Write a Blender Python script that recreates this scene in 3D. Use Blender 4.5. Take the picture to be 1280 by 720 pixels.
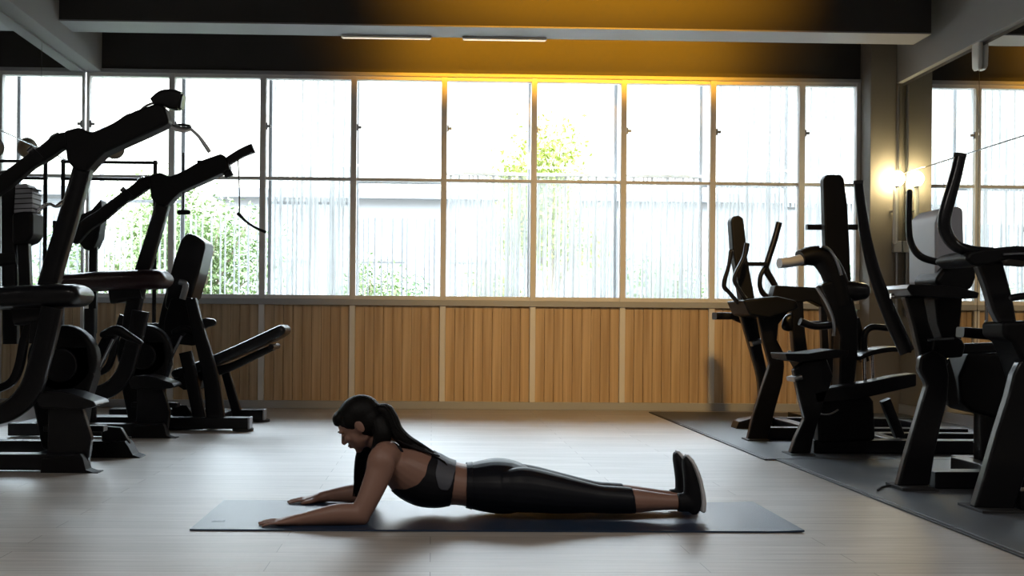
import bpy, bmesh, math, random
import numpy as np
from mathutils import Vector, Matrix, noise
random.seed(7)
PI = math.pi
for o in list(bpy.data.objects): bpy.data.objects.remove(o, do_unlink=True)
SC = bpy.context.scene
C = SC.collection

# ------------------------------------------------------------------ camera
FPX = 1300.0; CAMZ = 0.83; PX0, PY0 = 572.0, 405.0
YAW = math.radians(1.4); ROLL = 0.0085
fw = Vector((math.sin(YAW), math.cos(YAW), 0)); rt0 = Vector((math.cos(YAW), -math.sin(YAW), 0)); up0 = Vector((0, 0, 1))
rt = (rt0*math.cos(ROLL) + up0*math.sin(ROLL)).normalized()
up = rt.cross(fw).normalized()
cd = bpy.data.cameras.new('camera'); cam = bpy.data.objects.new('camera', cd); C.objects.link(cam)
cd.sensor_width = 36; cd.lens = FPX/1280*36
cd.shift_x = (640-PX0)/1280; cd.shift_y = (PY0-360)/1280
cd.clip_start = 0.05; cd.clip_end = 300
cam.matrix_world = Matrix(((rt.x, up.x, -fw.x, 0), (rt.y, up.y, -fw.y, 0), (rt.z, up.z, -fw.z, CAMZ), (0, 0, 0, 1)))
SC.camera = cam
CO = Vector((0, 0, CAMZ))

def ray(px, py):
    return fw + rt*((px-PX0)/FPX) + up*((PY0-py)/FPX)
def at(px, py, Y):
    """point of the plane y = Y seen at a photograph pixel"""
    d = ray(px, py); return CO + d*(Y/d.y)
def fl(px, py, z=0.0):
    d = ray(px, py); return CO + d*((z-CAMZ)/d.z)

# ------------------------------------------------------------------ light
SC.view_settings.view_transform = 'Standard'
SC.view_settings.look = 'None'
SC.view_settings.exposure = 0.0
SC.view_settings.gamma = 1.0
SC.view_settings.use_curve_mapping = False
W = bpy.data.worlds.new('overcast_sky'); SC.world = W; W.use_nodes = True
wn = W.node_tree.nodes; wl = W.node_tree.links
bg = wn['Background']
tc = wn.new('ShaderNodeTexCoord'); sep = wn.new('ShaderNodeSeparateXYZ'); cr = wn.new('ShaderNodeValToRGB')
wl.new(tc.outputs['Generated'], sep.inputs[0]); wl.new(sep.outputs['Z'], cr.inputs[0])
# overcast sky: the zenith is several times brighter than the horizon
cr.color_ramp.elements[0].position = 0.24; cr.color_ramp.elements[0].color = (.135, .134, .131, 1)
cr.color_ramp.elements[1].position = 0.50; cr.color_ramp.elements[1].color = (0.76, 0.87, 1.0, 1)
wl.new(cr.outputs[0], bg.inputs[0])
SKY = 27.5
bg.inputs[1].default_value = SKY
sun_d = bpy.data.lights.new('sun', 'SUN'); sun_d.energy = 3.0; sun_d.angle = 0.02; sun_d.color = (1, .93, .8)
sun = bpy.data.objects.new('sun', sun_d); C.objects.link(sun)
sun.rotation_euler = (math.radians(38), 0, math.radians(-150))
pd = bpy.data.lights.new('window_portal', 'AREA'); pd.shape = 'RECTANGLE'; pd.size = 7.7; pd.size_y = 2.3
pd.cycles.is_portal = True
po = bpy.data.objects.new('window_portal', pd); C.objects.link(po)
po.location = (0.45, 10.3, 2.15); po.rotation_euler = (math.radians(-90), 0, 0)

# ------------------------------------------------------------------ materials
def P(name, col, rough=0.5, metal=0.0, spec=0.5, coat=0.0, bump=0.0, bscale=60, var=0.0, vscale=6, emis=None, estr=0):
    m = bpy.data.materials.new(name); m.use_nodes = True
    n = m.node_tree.nodes; l = m.node_tree.links; b = n['Principled BSDF']
    b.inputs['Base Color'].default_value = (*col, 1); b.inputs['Roughness'].default_value = rough
    b.inputs['Metallic'].default_value = metal; b.inputs['Specular IOR Level'].default_value = spec
    b.inputs['Coat Weight'].default_value = coat; b.inputs['Coat Roughness'].default_value = 0.09
    if emis: b.inputs['Emission Color'].default_value = (*emis, 1); b.inputs['Emission Strength'].default_value = estr
    t = n.new('ShaderNodeTexCoord')
    if bump:
        nz = n.new('ShaderNodeTexNoise'); nz.inputs['Scale'].default_value = bscale; nz.inputs['Detail'].default_value = 4
        bp = n.new('ShaderNodeBump'); bp.inputs['Strength'].default_value = bump; bp.inputs['Distance'].default_value = 0.004
        l.new(t.outputs['Object'], nz.inputs[0]); l.new(nz.outputs[0], bp.inputs['Height']); l.new(bp.outputs[0], b.inputs['Normal'])
    if var:
        nz = n.new('ShaderNodeTexNoise'); nz.inputs['Scale'].default_value = vscale; nz.inputs['Detail'].default_value = 5
        mx = n.new('ShaderNodeMix'); mx.data_type = 'RGBA'
        l.new(t.outputs['Object'], nz.inputs[0]); l.new(nz.outputs[0], mx.inputs[0])
        mx.inputs[6].default_value = (*[c*(1-var) for c in col], 1); mx.inputs[7].default_value = (*[min(1, c*(1+var)) for c in col], 1)
        l.new(mx.outputs[2], b.inputs['Base Color'])
    return m

M = {}
M['black'] = P('black_paint', (.0035, .0035, .005), .38, spec=.2, coat=.28, bump=.03, bscale=300, var=.2)
M['blackmatte'] = P('black_plastic', (.003, .003, .004), .5, spec=.18, bump=.1, bscale=250, var=.2)
M['vinyl'] = P('black_vinyl', (.004, .004, .006), .38, spec=.22, coat=.28, bump=.15, bscale=120, var=.2)
M['redvinyl'] = P('dark_red_vinyl', (.022, .006, .008), .36, spec=.5, bump=.15, bscale=120, var=.2)
M['rubber'] = P('rubber', (.012, .012, .013), .7, bump=.2, bscale=200)
M['chrome'] = P('chrome', (.8, .8, .82), .14, metal=1, var=.03)
M['steel'] = P('brushed_steel', (.35, .36, .38), .35, metal=1, var=.1)
M['greyplastic'] = P('grey_plastic', (.33, .34, .38), .45, var=.08)
M['whiteplastic'] = P('white_plastic', (.75, .75, .73), .35, var=.03)
M['soffit'] = P('grey_plaster', (.33, .335, .34), .85, bump=.15, bscale=40, var=.06, vscale=2)
M['pillar'] = P('taupe_plaster', (.20, .185, .165), .8, bump=.15, bscale=40, var=.06, vscale=2)
M['darkceil'] = P('black_ceiling_paint', (.055, .052, .05), .8, bump=.1, bscale=40, var=.08, vscale=2)
M['darkwall'] = P('dark_grey_wall', (.10, .10, .105), .8, bump=.15, bscale=40, var=.06)
M['beamunder'] = P('grey_beam_trim', (.30, .30, .32), .6, var=.05)
M['frame'] = P('aluminium_frame', (.72, .71, .70), .45, spec=.5, var=.06)
M['frameout'] = P('outer_steel_frame', (.10, .10, .105), .5, var=.06)
M['sill'] = P('grey_sill', (.38, .39, .41), .4, var=.05)
M['whitebatten'] = P('white_batten', (.22, .22, .22), .6, var=.06)
M['pave'] = P('pale_paving', (.22, .215, .2), .9, var=.15, vscale=3)
M['bldg'] = P('pale_render', (.20, .20, .205), .8, var=.05)
M['bldgwin'] = P('dark_glazing', (.30, .34, .37), .2, var=.05)
M['bark'] = P('bark', (.22, .17, .12), .9, bump=.5, bscale=30, var=.3)
M['leaf1'] = P('pale_leaf', (.15, .21, .075), .6, var=.35, vscale=9)
M['leaf2'] = P('mid_leaf', (.105, .17, .075), .6, var=.35, vscale=9)
M['leaf3'] = P('yellow_leaf', (.24, .28, .05), .6, var=.3, vscale=9)
M['skin'] = P('skin', (.27, .15, .112), .45, spec=.4, var=.08, vscale=14)
M['hair'] = P('black_hair', (.004, .0035, .0035), .5, spec=.15, bump=.4, bscale=160, var=.2)
M['legging'] = P('black_legging', (.006, .007, .011), .45, spec=.2, bump=.06, bscale=400, var=.2)
M['bra'] = P('black_sports_top', (.007, .007, .010), .55, spec=.2, bump=.08, bscale=400, var=.2)
M['mesh'] = P('grey_mesh_fabric', (.07, .075, .095), .5, bump=.3, bscale=700, var=.15)
M['shoe'] = P('black_knit_shoe', (.006, .006, .008), .6, spec=.2, bump=.3, bscale=500, var=.2)
M['sole'] = P('white_sole', (.6, .6, .62), .5, var=.05)
M['lip'] = P('lip', (.26, .09, .075), .4)
M['eye'] = P('dark_lash', (.01, .008, .008), .5)
M['ball'] = P('brown_leather', (.20, .145, .09), .6, bump=.3, bscale=60, var=.3)
M['print'] = P('mat_print', (.02, .03, .05), .5)
M['bulb'] = P('warm_bulb', (1, .8, .5), .4, emis=(1, .80, .42), estr=95)
M['strip'] = P('warm_strip_diffuser', (.9, .85, .75), .5, emis=(1, .85, .6), estr=.55)
M['fillpanel'] = P('fill_diffuser', (.8, .8, .8), .5, emis=(1, .93, .85), estr=.6)

def glass():
    m = bpy.data.materials.new('window_glass'); m.use_nodes = True
    n = m.node_tree.nodes; l = m.node_tree.links; n.remove(n['Principled BSDF'])
    t = n.new('ShaderNodeBsdfTransparent'); t.inputs[0].default_value = (.96, .98, .97, 1)
    g = n.new('ShaderNodeBsdfGlossy'); g.inputs['Roughness'].default_value = .02
    f = n.new('ShaderNodeFresnel'); f.inputs[0].default_value = 1.35
    mx = n.new('ShaderNodeMixShader'); l.new(f.outputs[0], mx.inputs[0]); l.new(t.outputs[0], mx.inputs[1]); l.new(g.outputs[0], mx.inputs[2])
    l.new(mx.outputs[0], n['Material Output'].inputs[0]); return m
M['glass'] = glass()
M['mirror'] = P('mirror', (.86, .88, .88), .015, metal=1)

def sheer():
    # ribbed sheer vertical blind cloth: partly see-through strips
    m = bpy.data.materials.new('sheer_blind_cloth'); m.use_nodes = True
    n = m.node_tree.nodes; l = m.node_tree.links; n.remove(n['Principled BSDF'])
    tc = n.new('ShaderNodeTexCoord'); mp = n.new('ShaderNodeMapping'); mp.inputs['Scale'].default_value = (26, 1, .25)
    nz = n.new('ShaderNodeTexNoise'); nz.inputs['Scale'].default_value = 1; nz.inputs['Detail'].default_value = 3
    r = n.new('ShaderNodeValToRGB'); r.color_ramp.elements[0].position = .42; r.color_ramp.elements[0].color = (.12,)*3+(1,)
    r.color_ramp.elements[1].position = .60; r.color_ramp.elements[1].color = (.75,)*3+(1,)
    l.new(tc.outputs['Object'], mp.inputs[0]); l.new(mp.outputs[0], nz.inputs[0]); l.new(nz.outputs[0], r.inputs[0])
    d = n.new('ShaderNodeBsdfDiffuse'); d.inputs[0].default_value = (.42, .42, .41, 1)
    tl = n.new('ShaderNodeBsdfTranslucent'); tl.inputs[0].default_value = (.34, .34, .335, 1)
    a = n.new('ShaderNodeMixShader'); a.inputs[0].default_value = .6
    l.new(d.outputs[0], a.inputs[1]); l.new(tl.outputs[0], a.inputs[2])
    t = n.new('ShaderNodeBsdfTransparent'); mx = n.new('ShaderNodeMixShader')
    l.new(r.outputs[0], mx.inputs[0]); l.new(t.outputs[0], mx.inputs[1]); l.new(a.outputs[0], mx.inputs[2])
    l.new(mx.outputs[0], n['Material Output'].inputs[0]); return m
M['sheer'] = sheer()

def woodfloor():
    m = P('oak_floor', (.3, .28, .25), .33); n = m.node_tree.nodes; l = m.node_tree.links; b = n['Principled BSDF']
    tc = n.new('ShaderNodeTexCoord')
    br = n.new('ShaderNodeTexBrick'); br.offset = .37; br.inputs['Scale'].default_value = 1
    br.inputs['Brick Width'].default_value = 1.5; br.inputs['Row Height'].default_value = .145
    br.inputs['Mortar Size'].default_value = .0015; br.inputs['Bias'].default_value = 0
    br.inputs['Color1'].default_value = (.46, .435, .41, 1); br.inputs['Color2'].default_value = (.385, .36, .335, 1)
    br.inputs['Mortar'].default_value = (.14, .12, .10, 1)
    l.new(tc.outputs['Object'], br.inputs[0])
    mp = n.new('ShaderNodeMapping'); mp.inputs['Scale'].default_value = (1.2, 22, 1)
    nz = n.new('ShaderNodeTexNoise'); nz.inputs['Scale'].default_value = 2; nz.inputs['Detail'].default_value = 8; nz.inputs['Distortion'].default_value = .6
    l.new(tc.outputs['Object'], mp.inputs[0]); l.new(mp.outputs[0], nz.inputs[0])
    r = n.new('ShaderNodeValToRGB'); r.color_ramp.elements[0].position = .3; r.color_ramp.elements[0].color = (.72, .70, .67, 1)
    r.color_ramp.elements[1].position = .7; r.color_ramp.elements[1].color = (1.08, 1.06, 1.04, 1)
    l.new(nz.outputs[0], r.inputs[0])
    mx = n.new('ShaderNodeMix'); mx.data_type = 'RGBA'; mx.blend_type = 'MULTIPLY'; mx.inputs[0].default_value = 1
    l.new(br.outputs[0], mx.inputs[6]); l.new(r.outputs[0], mx.inputs[7]); l.new(mx.outputs[2], b.inputs['Base Color'])
    rr = n.new('ShaderNodeMapRange'); rr.inputs[3].default_value = .34; rr.inputs[4].default_value = .50
    l.new(nz.outputs[0], rr.inputs[0]); l.new(rr.outputs[0], b.inputs['Roughness'])
    bp = n.new('ShaderNodeBump'); bp.inputs['Strength'].default_value = .25; bp.inputs['Distance'].default_value = .003
    l.new(nz.outputs[0], bp.inputs['Height']); l.new(bp.outputs[0], b.inputs['Normal'])
    b.inputs['Specular IOR Level'].default_value = .6
    return m
M['floor'] = woodfloor()

def panelwood():
    m = P('wood_panel', (.3, .2, .1), .5); n = m.node_tree.nodes; l = m.node_tree.links; b = n['Principled BSDF']
    tc = n.new('ShaderNodeTexCoord'); mp = n.new('ShaderNodeMapping'); mp.inputs['Scale'].default_value = (20, 1, .6)
    nz = n.new('ShaderNodeTexNoise'); nz.inputs['Scale'].default_value = 1.2; nz.inputs['Detail'].default_value = 6
    l.new(tc.outputs['Object'], mp.inputs[0]); l.new(mp.outputs[0], nz.inputs[0])
    r = n.new('ShaderNodeValToRGB'); r.color_ramp.elements[0].position = .3; r.color_ramp.elements[0].color = (.40, .265, .15, 1)
    r.color_ramp.elements[1].position = .7; r.color_ramp.elements[1].color = (.62, .46, .29, 1)
    l.new(nz.outputs[0], r.inputs[0]); l.new(r.outputs[0], b.inputs['Base Color'])
    return m
M['panel'] = panelwood()

def rubbermat(name, col, rough):
    m = P(name, col, rough, bump=.35, bscale=220, var=.15, vscale=40); return m
M['gymmat'] = rubbermat('grey_gym_mat', (.055, .06, .068), .55)
M['gymmatedge'] = rubbermat('black_mat_edge', (.012, .012, .013), .6)
M['yoga'] = rubbermat('navy_yoga_mat', (.018, .036, .075), .30)

# ------------------------------------------------------------------ helpers
def mesh_obj(name, bm, mat, parent=None, origin=None, smooth=True, bevel=0, seg=2, sub=0):
    bmesh.ops.recalc_face_normals(bm, faces=bm.faces)
    if parent is not None and origin is None: origin = parent_world(parent)
    if origin is not None:
        bmesh.ops.translate(bm, verts=bm.verts, vec=-Vector(origin))
    me = bpy.data.meshes.new(name); bm.to_mesh(me); bm.free()
    me.materials.append(mat)
    o = bpy.data.objects.new(name, me); C.objects.link(o)
    if parent is not None: o.parent = parent; o.location = Vector(origin)-parent_world(parent)
    elif origin is not None: o.location = origin
    if smooth:
        for p in me.polygons: p.use_smooth = True
        if bevel == 0:
            try: me.set_sharp_from_angle(angle=math.radians(38))
            except Exception: pass
    if bevel:
        b = o.modifiers.new('bevel', 'BEVEL'); b.width = bevel; b.segments = seg; b.limit_method = 'ANGLE'; b.angle_limit = math.radians(35)
        b.harden_normals = True
        try: me.set_sharp_from_angle(angle=math.radians(60))
        except Exception: pass
    if sub:
        s = o.modifiers.new('sub', 'SUBSURF'); s.levels = sub; s.render_levels = sub
    return o
def parent_world(p):
    v = Vector((0, 0, 0))
    while p is not None: v = v + p.location; p = p.parent
    return v
def tag(o, label, cat, group=None, kind=None):
    o['label'] = label; o['category'] = cat
    if group: o['group'] = group
    if kind: o['kind'] = kind
    return o
def struct(o): o['kind'] = 'structure'; return o
def empty(name, loc, label, cat, group=None):
    o = bpy.data.objects.new(name, None); C.objects.link(o); o.location = loc; o.empty_display_size = .1
    return tag(o, label, cat, group)

def add_box(bm, lo, hi):
    v = [bm.verts.new((x, y, z)) for x in (lo[0], hi[0]) for y in (lo[1], hi[1]) for z in (lo[2], hi[2])]
    for f in ((0,1,3,2),(4,6,7,5),(0,4,5,1),(2,3,7,6),(0,2,6,4),(1,5,7,3)): bm.faces.new([v[i] for i in f])
def box(name, lo, hi, mat, parent=None, origin=None, bevel=0, smooth=True):
    bm = bmesh.new(); add_box(bm, lo, hi)
    if parent is None and origin is None: origin = ((lo[0]+hi[0])/2, (lo[1]+hi[1])/2, lo[2])
    return mesh_obj(name, bm, mat, parent, origin, smooth=smooth, bevel=bevel)
def add_prism(bm, poly, y0, y1):
    """polygon of (x,z) pushed from y0 to y1"""
    a = [bm.verts.new((p[0], y0, p[1])) for p in poly]; b = [bm.verts.new((p[0], y1, p[1])) for p in poly]
    n = len(poly)
    bm.faces.new(a); bm.faces.new(b[::-1])
    for i in range(n): bm.faces.new((a[i], b[i], b[(i+1) % n], a[(i+1) % n]))
def catmull(pts, k=5):
    if len(pts) < 3: return pts
    out = []; n = len(pts)
    for i in range(n-1):
        p0 = pts[max(0, i-1)]; p1 = pts[i]; p2 = pts[i+1]; p3 = pts[min(n-1, i+2)]
        for j in range(k):
            t = j/k
            out.append(tuple(.5*((2*p1[c])+(-p0[c]+p2[c])*t+(2*p0[c]-5*p1[c]+4*p2[c]-p3[c])*t*t+(-p0[c]+3*p1[c]-3*p2[c]+p3[c])*t**3) for c in range(len(p1))))
    out.append(tuple(pts[-1])); return out
def add_sweep(bm, rows, n=12, power=2.0, ref=Vector((0, 1, 0)), caps=True, dome=0.0):
    """rows: (x,y,z,a,b): centre, half-size a across (perpendicular to ref and path), b along ref"""
    rings = []; N = len(rows)
    P_ = [Vector(r[:3]) for r in rows]
    for i in range(N):
        t = (P_[min(N-1, i+1)]-P_[max(0, i-1)]); t = t.normalized() if t.length > 1e-9 else Vector((0, 0, 1))
        bdir = (ref-t*ref.dot(t))
        if bdir.length < 1e-4: bdir = Vector((1, 0, 0))-t*t.x
        bdir.normalize(); adir = t.cross(bdir).normalized()
        ring = []
        for j in range(n):
            th = 2*PI*(j+.5)/n; c, s = math.cos(th), math.sin(th)
            c = math.copysign(abs(c)**(2/power), c); s = math.copysign(abs(s)**(2/power), s)
            ring.append(bm.verts.new(P_[i]+adir*(rows[i][3]*c)+bdir*(rows[i][4]*s)))
        rings.append(ring)
    for i in range(N-1):
        for j in range(n):
            bm.faces.new((rings[i][j], rings[i][(j+1) % n], rings[i+1][(j+1) % n], rings[i+1][j]))
    if caps:
        bm.faces.new(rings[0][::-1]); bm.faces.new(rings[-1])
def round_rows(rows, k=4):
    """add shrinking rows at both ends for rounded caps"""
    def cap(r, d):
        out = []
        for i in range(1, k+1):
            a = (PI/2)*i/k; e = min(r[3], r[4])
            out.append((r[0]+d.x*e*math.sin(a), r[1]+d.y*e*math.sin(a), r[2]+d.z*e*math.sin(a),
                        max(r[3]*.02, r[3]-e+e*math.cos(a)) if i < k else max(.0005, r[3]-e), max(r[4]*.02, r[4]-e+e*math.cos(a)) if i < k else max(.0005, r[4]-e)))
        return out
    d0 = (Vector(rows[0][:3])-Vector(rows[1][:3])).normalized(); d1 = (Vector(rows[-1][:3])-Vector(rows[-2][:3])).normalized()
    return cap(rows[0], d0)[::-1]+list(rows)+cap(rows[-1], d1)
def add_cyl(bm, p0, p1, r, n=20, r1=None):
    p0 = Vector(p0); p1 = Vector(p1); r1 = r if r1 is None else r1
    d = (p1-p0).normalized(); ref = Vector((0, 0, 1)) if abs(d.z) < .9 else Vector((1, 0, 0))
    add_sweep(bm, [(*p0, r, r), (*p1, r1, r1)], n=n, ref=ref)
def add_ell(bm, c, rx, ry, rz, mat3=None, u=20, v=12):
    m = Matrix.Diagonal((rx, ry, rz, 1))
    r = bmesh.ops.create_uvsphere(bm, u_segments=u, v_segments=v, radius=1, matrix=Matrix.Translation(Vector(c)) @ ((mat3.to_4x4() @ m) if mat3 else m))

class Thing:
    """a thing whose parts are traced in the plane of its side and given their own depth"""
    def __init__(s, name, loc, label, cat, group=None):
        s.root = empty(name, loc, label, cat, group)
    def beam(s, name, pts, Y, depth, mat='black', box=True, smoothp=True, rounded=False, parent=None, dy=0, bevel=.006, label=None):
        """pts: (px, py, width_px) traced at plane Y"""
        k = FPX/Y; pts = catmull(pts, 5) if smoothp and len(pts) > 2 else pts
        rows = []
        for p in pts:
            q = at(p[0], p[1], Y); rows.append((q.x, Y+dy, q.z, p[2]/k/2, depth/2))
        if rounded: rows = round_rows(rows)
        bm = bmesh.new(); add_sweep(bm, rows, n=(24 if box else 20), power=(6.0 if box else 2.0))
        o = mesh_obj(name, bm, M[mat], parent or s.root)
        if label: o['label'] = label
        return o
    def plate(s, name, poly, Y, depth, mat='black', parent=None, dy=0, bevel=.008, smoothp=False, label=None):
        if smoothp: poly = catmull(list(poly)+[poly[0]], 4)[:-1]
        pp = [at(a, b, Y) for a, b in poly]
        bm = bmesh.new(); add_prism(bm, [(q.x, q.z) for q in pp], Y+dy-depth/2, Y+dy+depth/2)
        o = mesh_obj(name, bm, M[mat], parent or s.root, bevel=bevel, seg=3)
        if label: o['label'] = label
        return o
    def tube3(s, name, pts, r, mat='black', parent=None, n=12, smoothp=True, rounded=True, flat=1.0, ref=Vector((0, 1, 0)), label=None):
        """pts in metres"""
        rows = [(*p[:3], (p[3] if len(p) > 3 else r), (p[3] if len(p) > 3 else r)*flat) for p in pts]
        if smoothp: rows = catmull(rows, 6)
        if rounded: rows = round_rows(rows)
        bm = bmesh.new(); add_sweep(bm, rows, n=n, ref=ref)
        o = mesh_obj(name, bm, M[mat], parent or s.root)
        if label: o['label'] = label
        return o
    def box(s, name, lo, hi, mat='black', parent=None, bevel=.006, label=None):
        bm = bmesh.new(); add_box(bm, lo, hi)
        o = mesh_obj(name, bm, M[mat], parent or s.root, bevel=bevel, seg=3)
        if label: o['label'] = label
        return o
    def cyl(s, name, p0, p1, r, mat='black', parent=None, bevel=.004, r1=None):
        bm = bmesh.new(); add_cyl(bm, p0, p1, r, 28, r1)
        return mesh_obj(name, bm, M[mat], parent or s.root, bevel=bevel)

# ------------------------------------------------------------------ room shell
XL, XR, YF, YN, ZC = -3.37, 4.50, 10.15, -3.0, 3.80
struct(box('floor', (XL-.2, YN-.2, -.12), (XR+.2, YF+.25, 0), M['floor'], origin=(0, 0, 0), smooth=False))
struct(box('ceiling', (XL-.2, YN-.2, ZC), (XR+.2, YF+.25, ZC+.15), M['darkceil'], smooth=False))
struct(box('wall_left', (XL-.2, YN, 0), (XL, YF, ZC), M['soffit'], smooth=False))
struct(box('wall_right', (XR, YN, 0), (XR+.2, YF, ZC), M['pillar'], smooth=False))
struct(box('wall_near', (XL-.2, YN-.2, 0), (XR+.2, YN, ZC), M['darkwall'], smooth=False))
# ceiling-hung black header over the windows, the wall zone above them
ZT = 3.235; ZS = 1.06
bm = bmesh.new(); add_box(bm, (XL, YF-.02, ZT), (XR, YF+.22, ZC)); struct(mesh_obj('wall_far', bm, M['darkceil'], origin=(0, YF, ZT), smooth=False))
# cross beam
bm = bmesh.new(); add_box(bm, (-3.21, 8.97, 3.405), (4.33, 9.30, ZC)); struct(mesh_obj('trim_1', bm, M['darkceil'], origin=(0, 9.1, 3.4), smooth=False))
bm = bmesh.new(); add_box(bm, (-3.21, 8.965, 3.392), (4.33, 9.305, 3.405)); struct(mesh_obj('trim_2', bm, M['beamunder'], origin=(0, 9.1, 3.39), smooth=False))
# side soffits
bm = bmesh.new(); add_box(bm, (XL, YN, 3.235), (-3.21, YF-.02, ZC)); struct(mesh_obj('trim_3', bm, M['soffit'], origin=(XL, 0, 3.2), smooth=False, bevel=.006))
bm = bmesh.new(); add_box(bm, (4.44, YN, 3.175), (XR, 9.9, ZC)); struct(mesh_obj('trim_4', bm, M['soffit'], origin=(XR, 0, 3.1), smooth=False, bevel=.006))
# pillar in the right corner
struct(box('wall_pillar', (4.19, 9.88, 0), (XR, YF+.02, ZC), M['pillar'], smooth=False, bevel=.004))
# baseboards
struct(box('baseboard_far', (XL, YF-.05, 0), (4.19, YF+.02, .075), M['sill'], bevel=.004))

# far wall: posts, sill, wood panels, windows
posts = [-1.655+.878*k for k in range(-2, 7)]
posts[0] = XL+.02
for i in range(9):
    x0 = posts[i]; x1 = posts[i+1] if i < 8 else 4.19
    w = .028
    # wood panel below
    bm = bmesh.new(); nb = 9
    for k in range(nb):
        a = x0+w+(x1-x0-2*w)*k/nb; b = x0+w+(x1-x0-2*w)*(k+1)/nb
        add_box(bm, (a+.002, YF-.004-(k % 3)*.0015, .075), (b-.002, YF+.03, ZS-.055))
    add_box(bm, (x0+w, YF+.02, .075), (x1-w, YF+.1, ZS-.055))
    o = struct(mesh_obj('wall_panel', bm, M['panel'], origin=((x0+x1)/2, YF, 0), smooth=False))
    # window
    bm = bmesh.new()
    add_box(bm, (x0-.028 if i else x0, YF-.04, .075), (x0+w, YF+.06, ZT))
    if i == 8: add_box(bm, (x1-.04, YF-.04, ZS), (x1, YF+.06, ZT))
    add_box(bm, (x0+w, YF-.03, ZS+.0), (x1-w, YF+.05, ZS+.04))
    add_box(bm, (x0+w, YF-.02, 2.215), (x1-w, YF+.04, 2.245))
    add_box(bm, (x0+w, YF-.03, ZT-.04), (x1-w, YF+.05, ZT))
    f = struct(mesh_obj('window_%d' % (i+1), bm, M['frame'], origin=((x0+x1)/2, YF, ZS), bevel=.004))
    bm = bmesh.new(); add_box(bm, (x0+w, YF+.008, ZS+.04), (x1-w, YF+.014, 2.215)); add_box(bm, (x0+w, YF+.008, 2.245), (x1-w, YF+.014, ZT-.04))
    mesh_obj('pane', bm, M['glass'], f, smooth=False)
    # outer sash
    bm = bmesh.new(); yo = 10.58
    add_box(bm, (x0-.017, yo, ZS-.2), (x0+.017, yo+.04, ZT+.2))
    zz = 2.03 if i % 2 == 0 else 2.25
    if i in (0, 2, 3, 7, 8): add_box(bm, (x0+.017, yo, zz), (x1-.017, yo+.03, zz+.028))
    add_box(bm, (x0+.017, yo, 1.03), (x1-.017, yo+.03, 1.065))
    mesh_obj('outer_sash', bm, M['frameout'] if i in (1, 2) else M['sill'], f)
    # small latch on the post
    bm = bmesh.new(); add_box(bm, (x0+.03, YF-.03, 2.72), (x0+.075, YF-.01, 2.745)); add_box(bm, (x0+.03, YF-.035, 2.70), (x0+.045, YF-.01, 2.765))
    mesh_obj('latch', bm, M['steel'], f, bevel=.002)
bm = bmesh.new(); add_box(bm, (XL, YF-.055, ZS-.055), (4.19, YF+.08, ZS)); struct(mesh_obj('trim_5', bm, M['sill'], origin=(0, YF, ZS), bevel=.004))
bm = bmesh.new(); add_box(bm, (XL, YF-.05, ZT-.005), (4.19, YF+.0, ZT+.03)); struct(mesh_obj('trim_6', bm, M['sill'], origin=(0, YF, ZT), bevel=.003))
bm = bmesh.new(); add_box(bm, (XL-.2, YF+.03, -.1), (XR, YF+.2, ZS-.06)); struct(mesh_obj('wall_outer', bm, M['bldg'], origin=(0, YF+.1, 0), smooth=False))

# sheer blinds hung in the gap between the two window layers
def blind(x0, x1, z0, z1, label):
    bm = bmesh.new(); n = int((x1-x0)/.011)
    prev = None
    for k in range(n+1):
        x = x0+(x1-x0)*k/n; y = 10.42+.011*math.sin(k*1.55)+.004*math.sin(k*.31)
        a = bm.verts.new((x, y, z0)); b = bm.verts.new((x, y, z1))
        if prev: bm.faces.new((prev[0], a, b, prev[1]))
        prev = (a, b)
    o = mesh_obj('vertical_blind', bm, M['sheer'], origin=((x0+x1)/2, 10.42, z1))
    s = o.modifiers.new('solid', 'SOLIDIFY'); s.thickness = .0015
    bm = bmesh.new(); add_box(bm, (x0-.01, 10.395, z1), (x1+.01, 10.445, z1+.03)); mesh_obj('headrail', bm, M['whiteplastic'], o, bevel=.003)
    return tag(o, label, 'blind', 'sheer vertical blinds behind the window glass')
Z1 = ZT+.07
bl = [(2, Z1-1.0, 'full-height sheer white blind behind the tip of the bench seat'),
      (4, .92+1.18-1.0, 'low sheer white blind in the bay left of the picture middle'),
      (5, .9, 'low sheer blind in the bay with the yellowish tree'),
      (6, .9, 'low sheer blind in the bay over the brightest wood panel'),
      (7, Z1-1.0, 'tall sheer blind behind the upright elliptical handles'),
      (8, Z1-1.0, 'tall sheer blind in the bay beside the taupe pillar')]
for i, h, lab in bl:
    x0 = posts[i]; x1 = posts[i+1] if i < 8 else 4.19
    blind(x0+.04, x1-.04, 1.0, (Z1-.02 if h > 1.5 or i == 0 else 2.32), lab)

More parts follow.
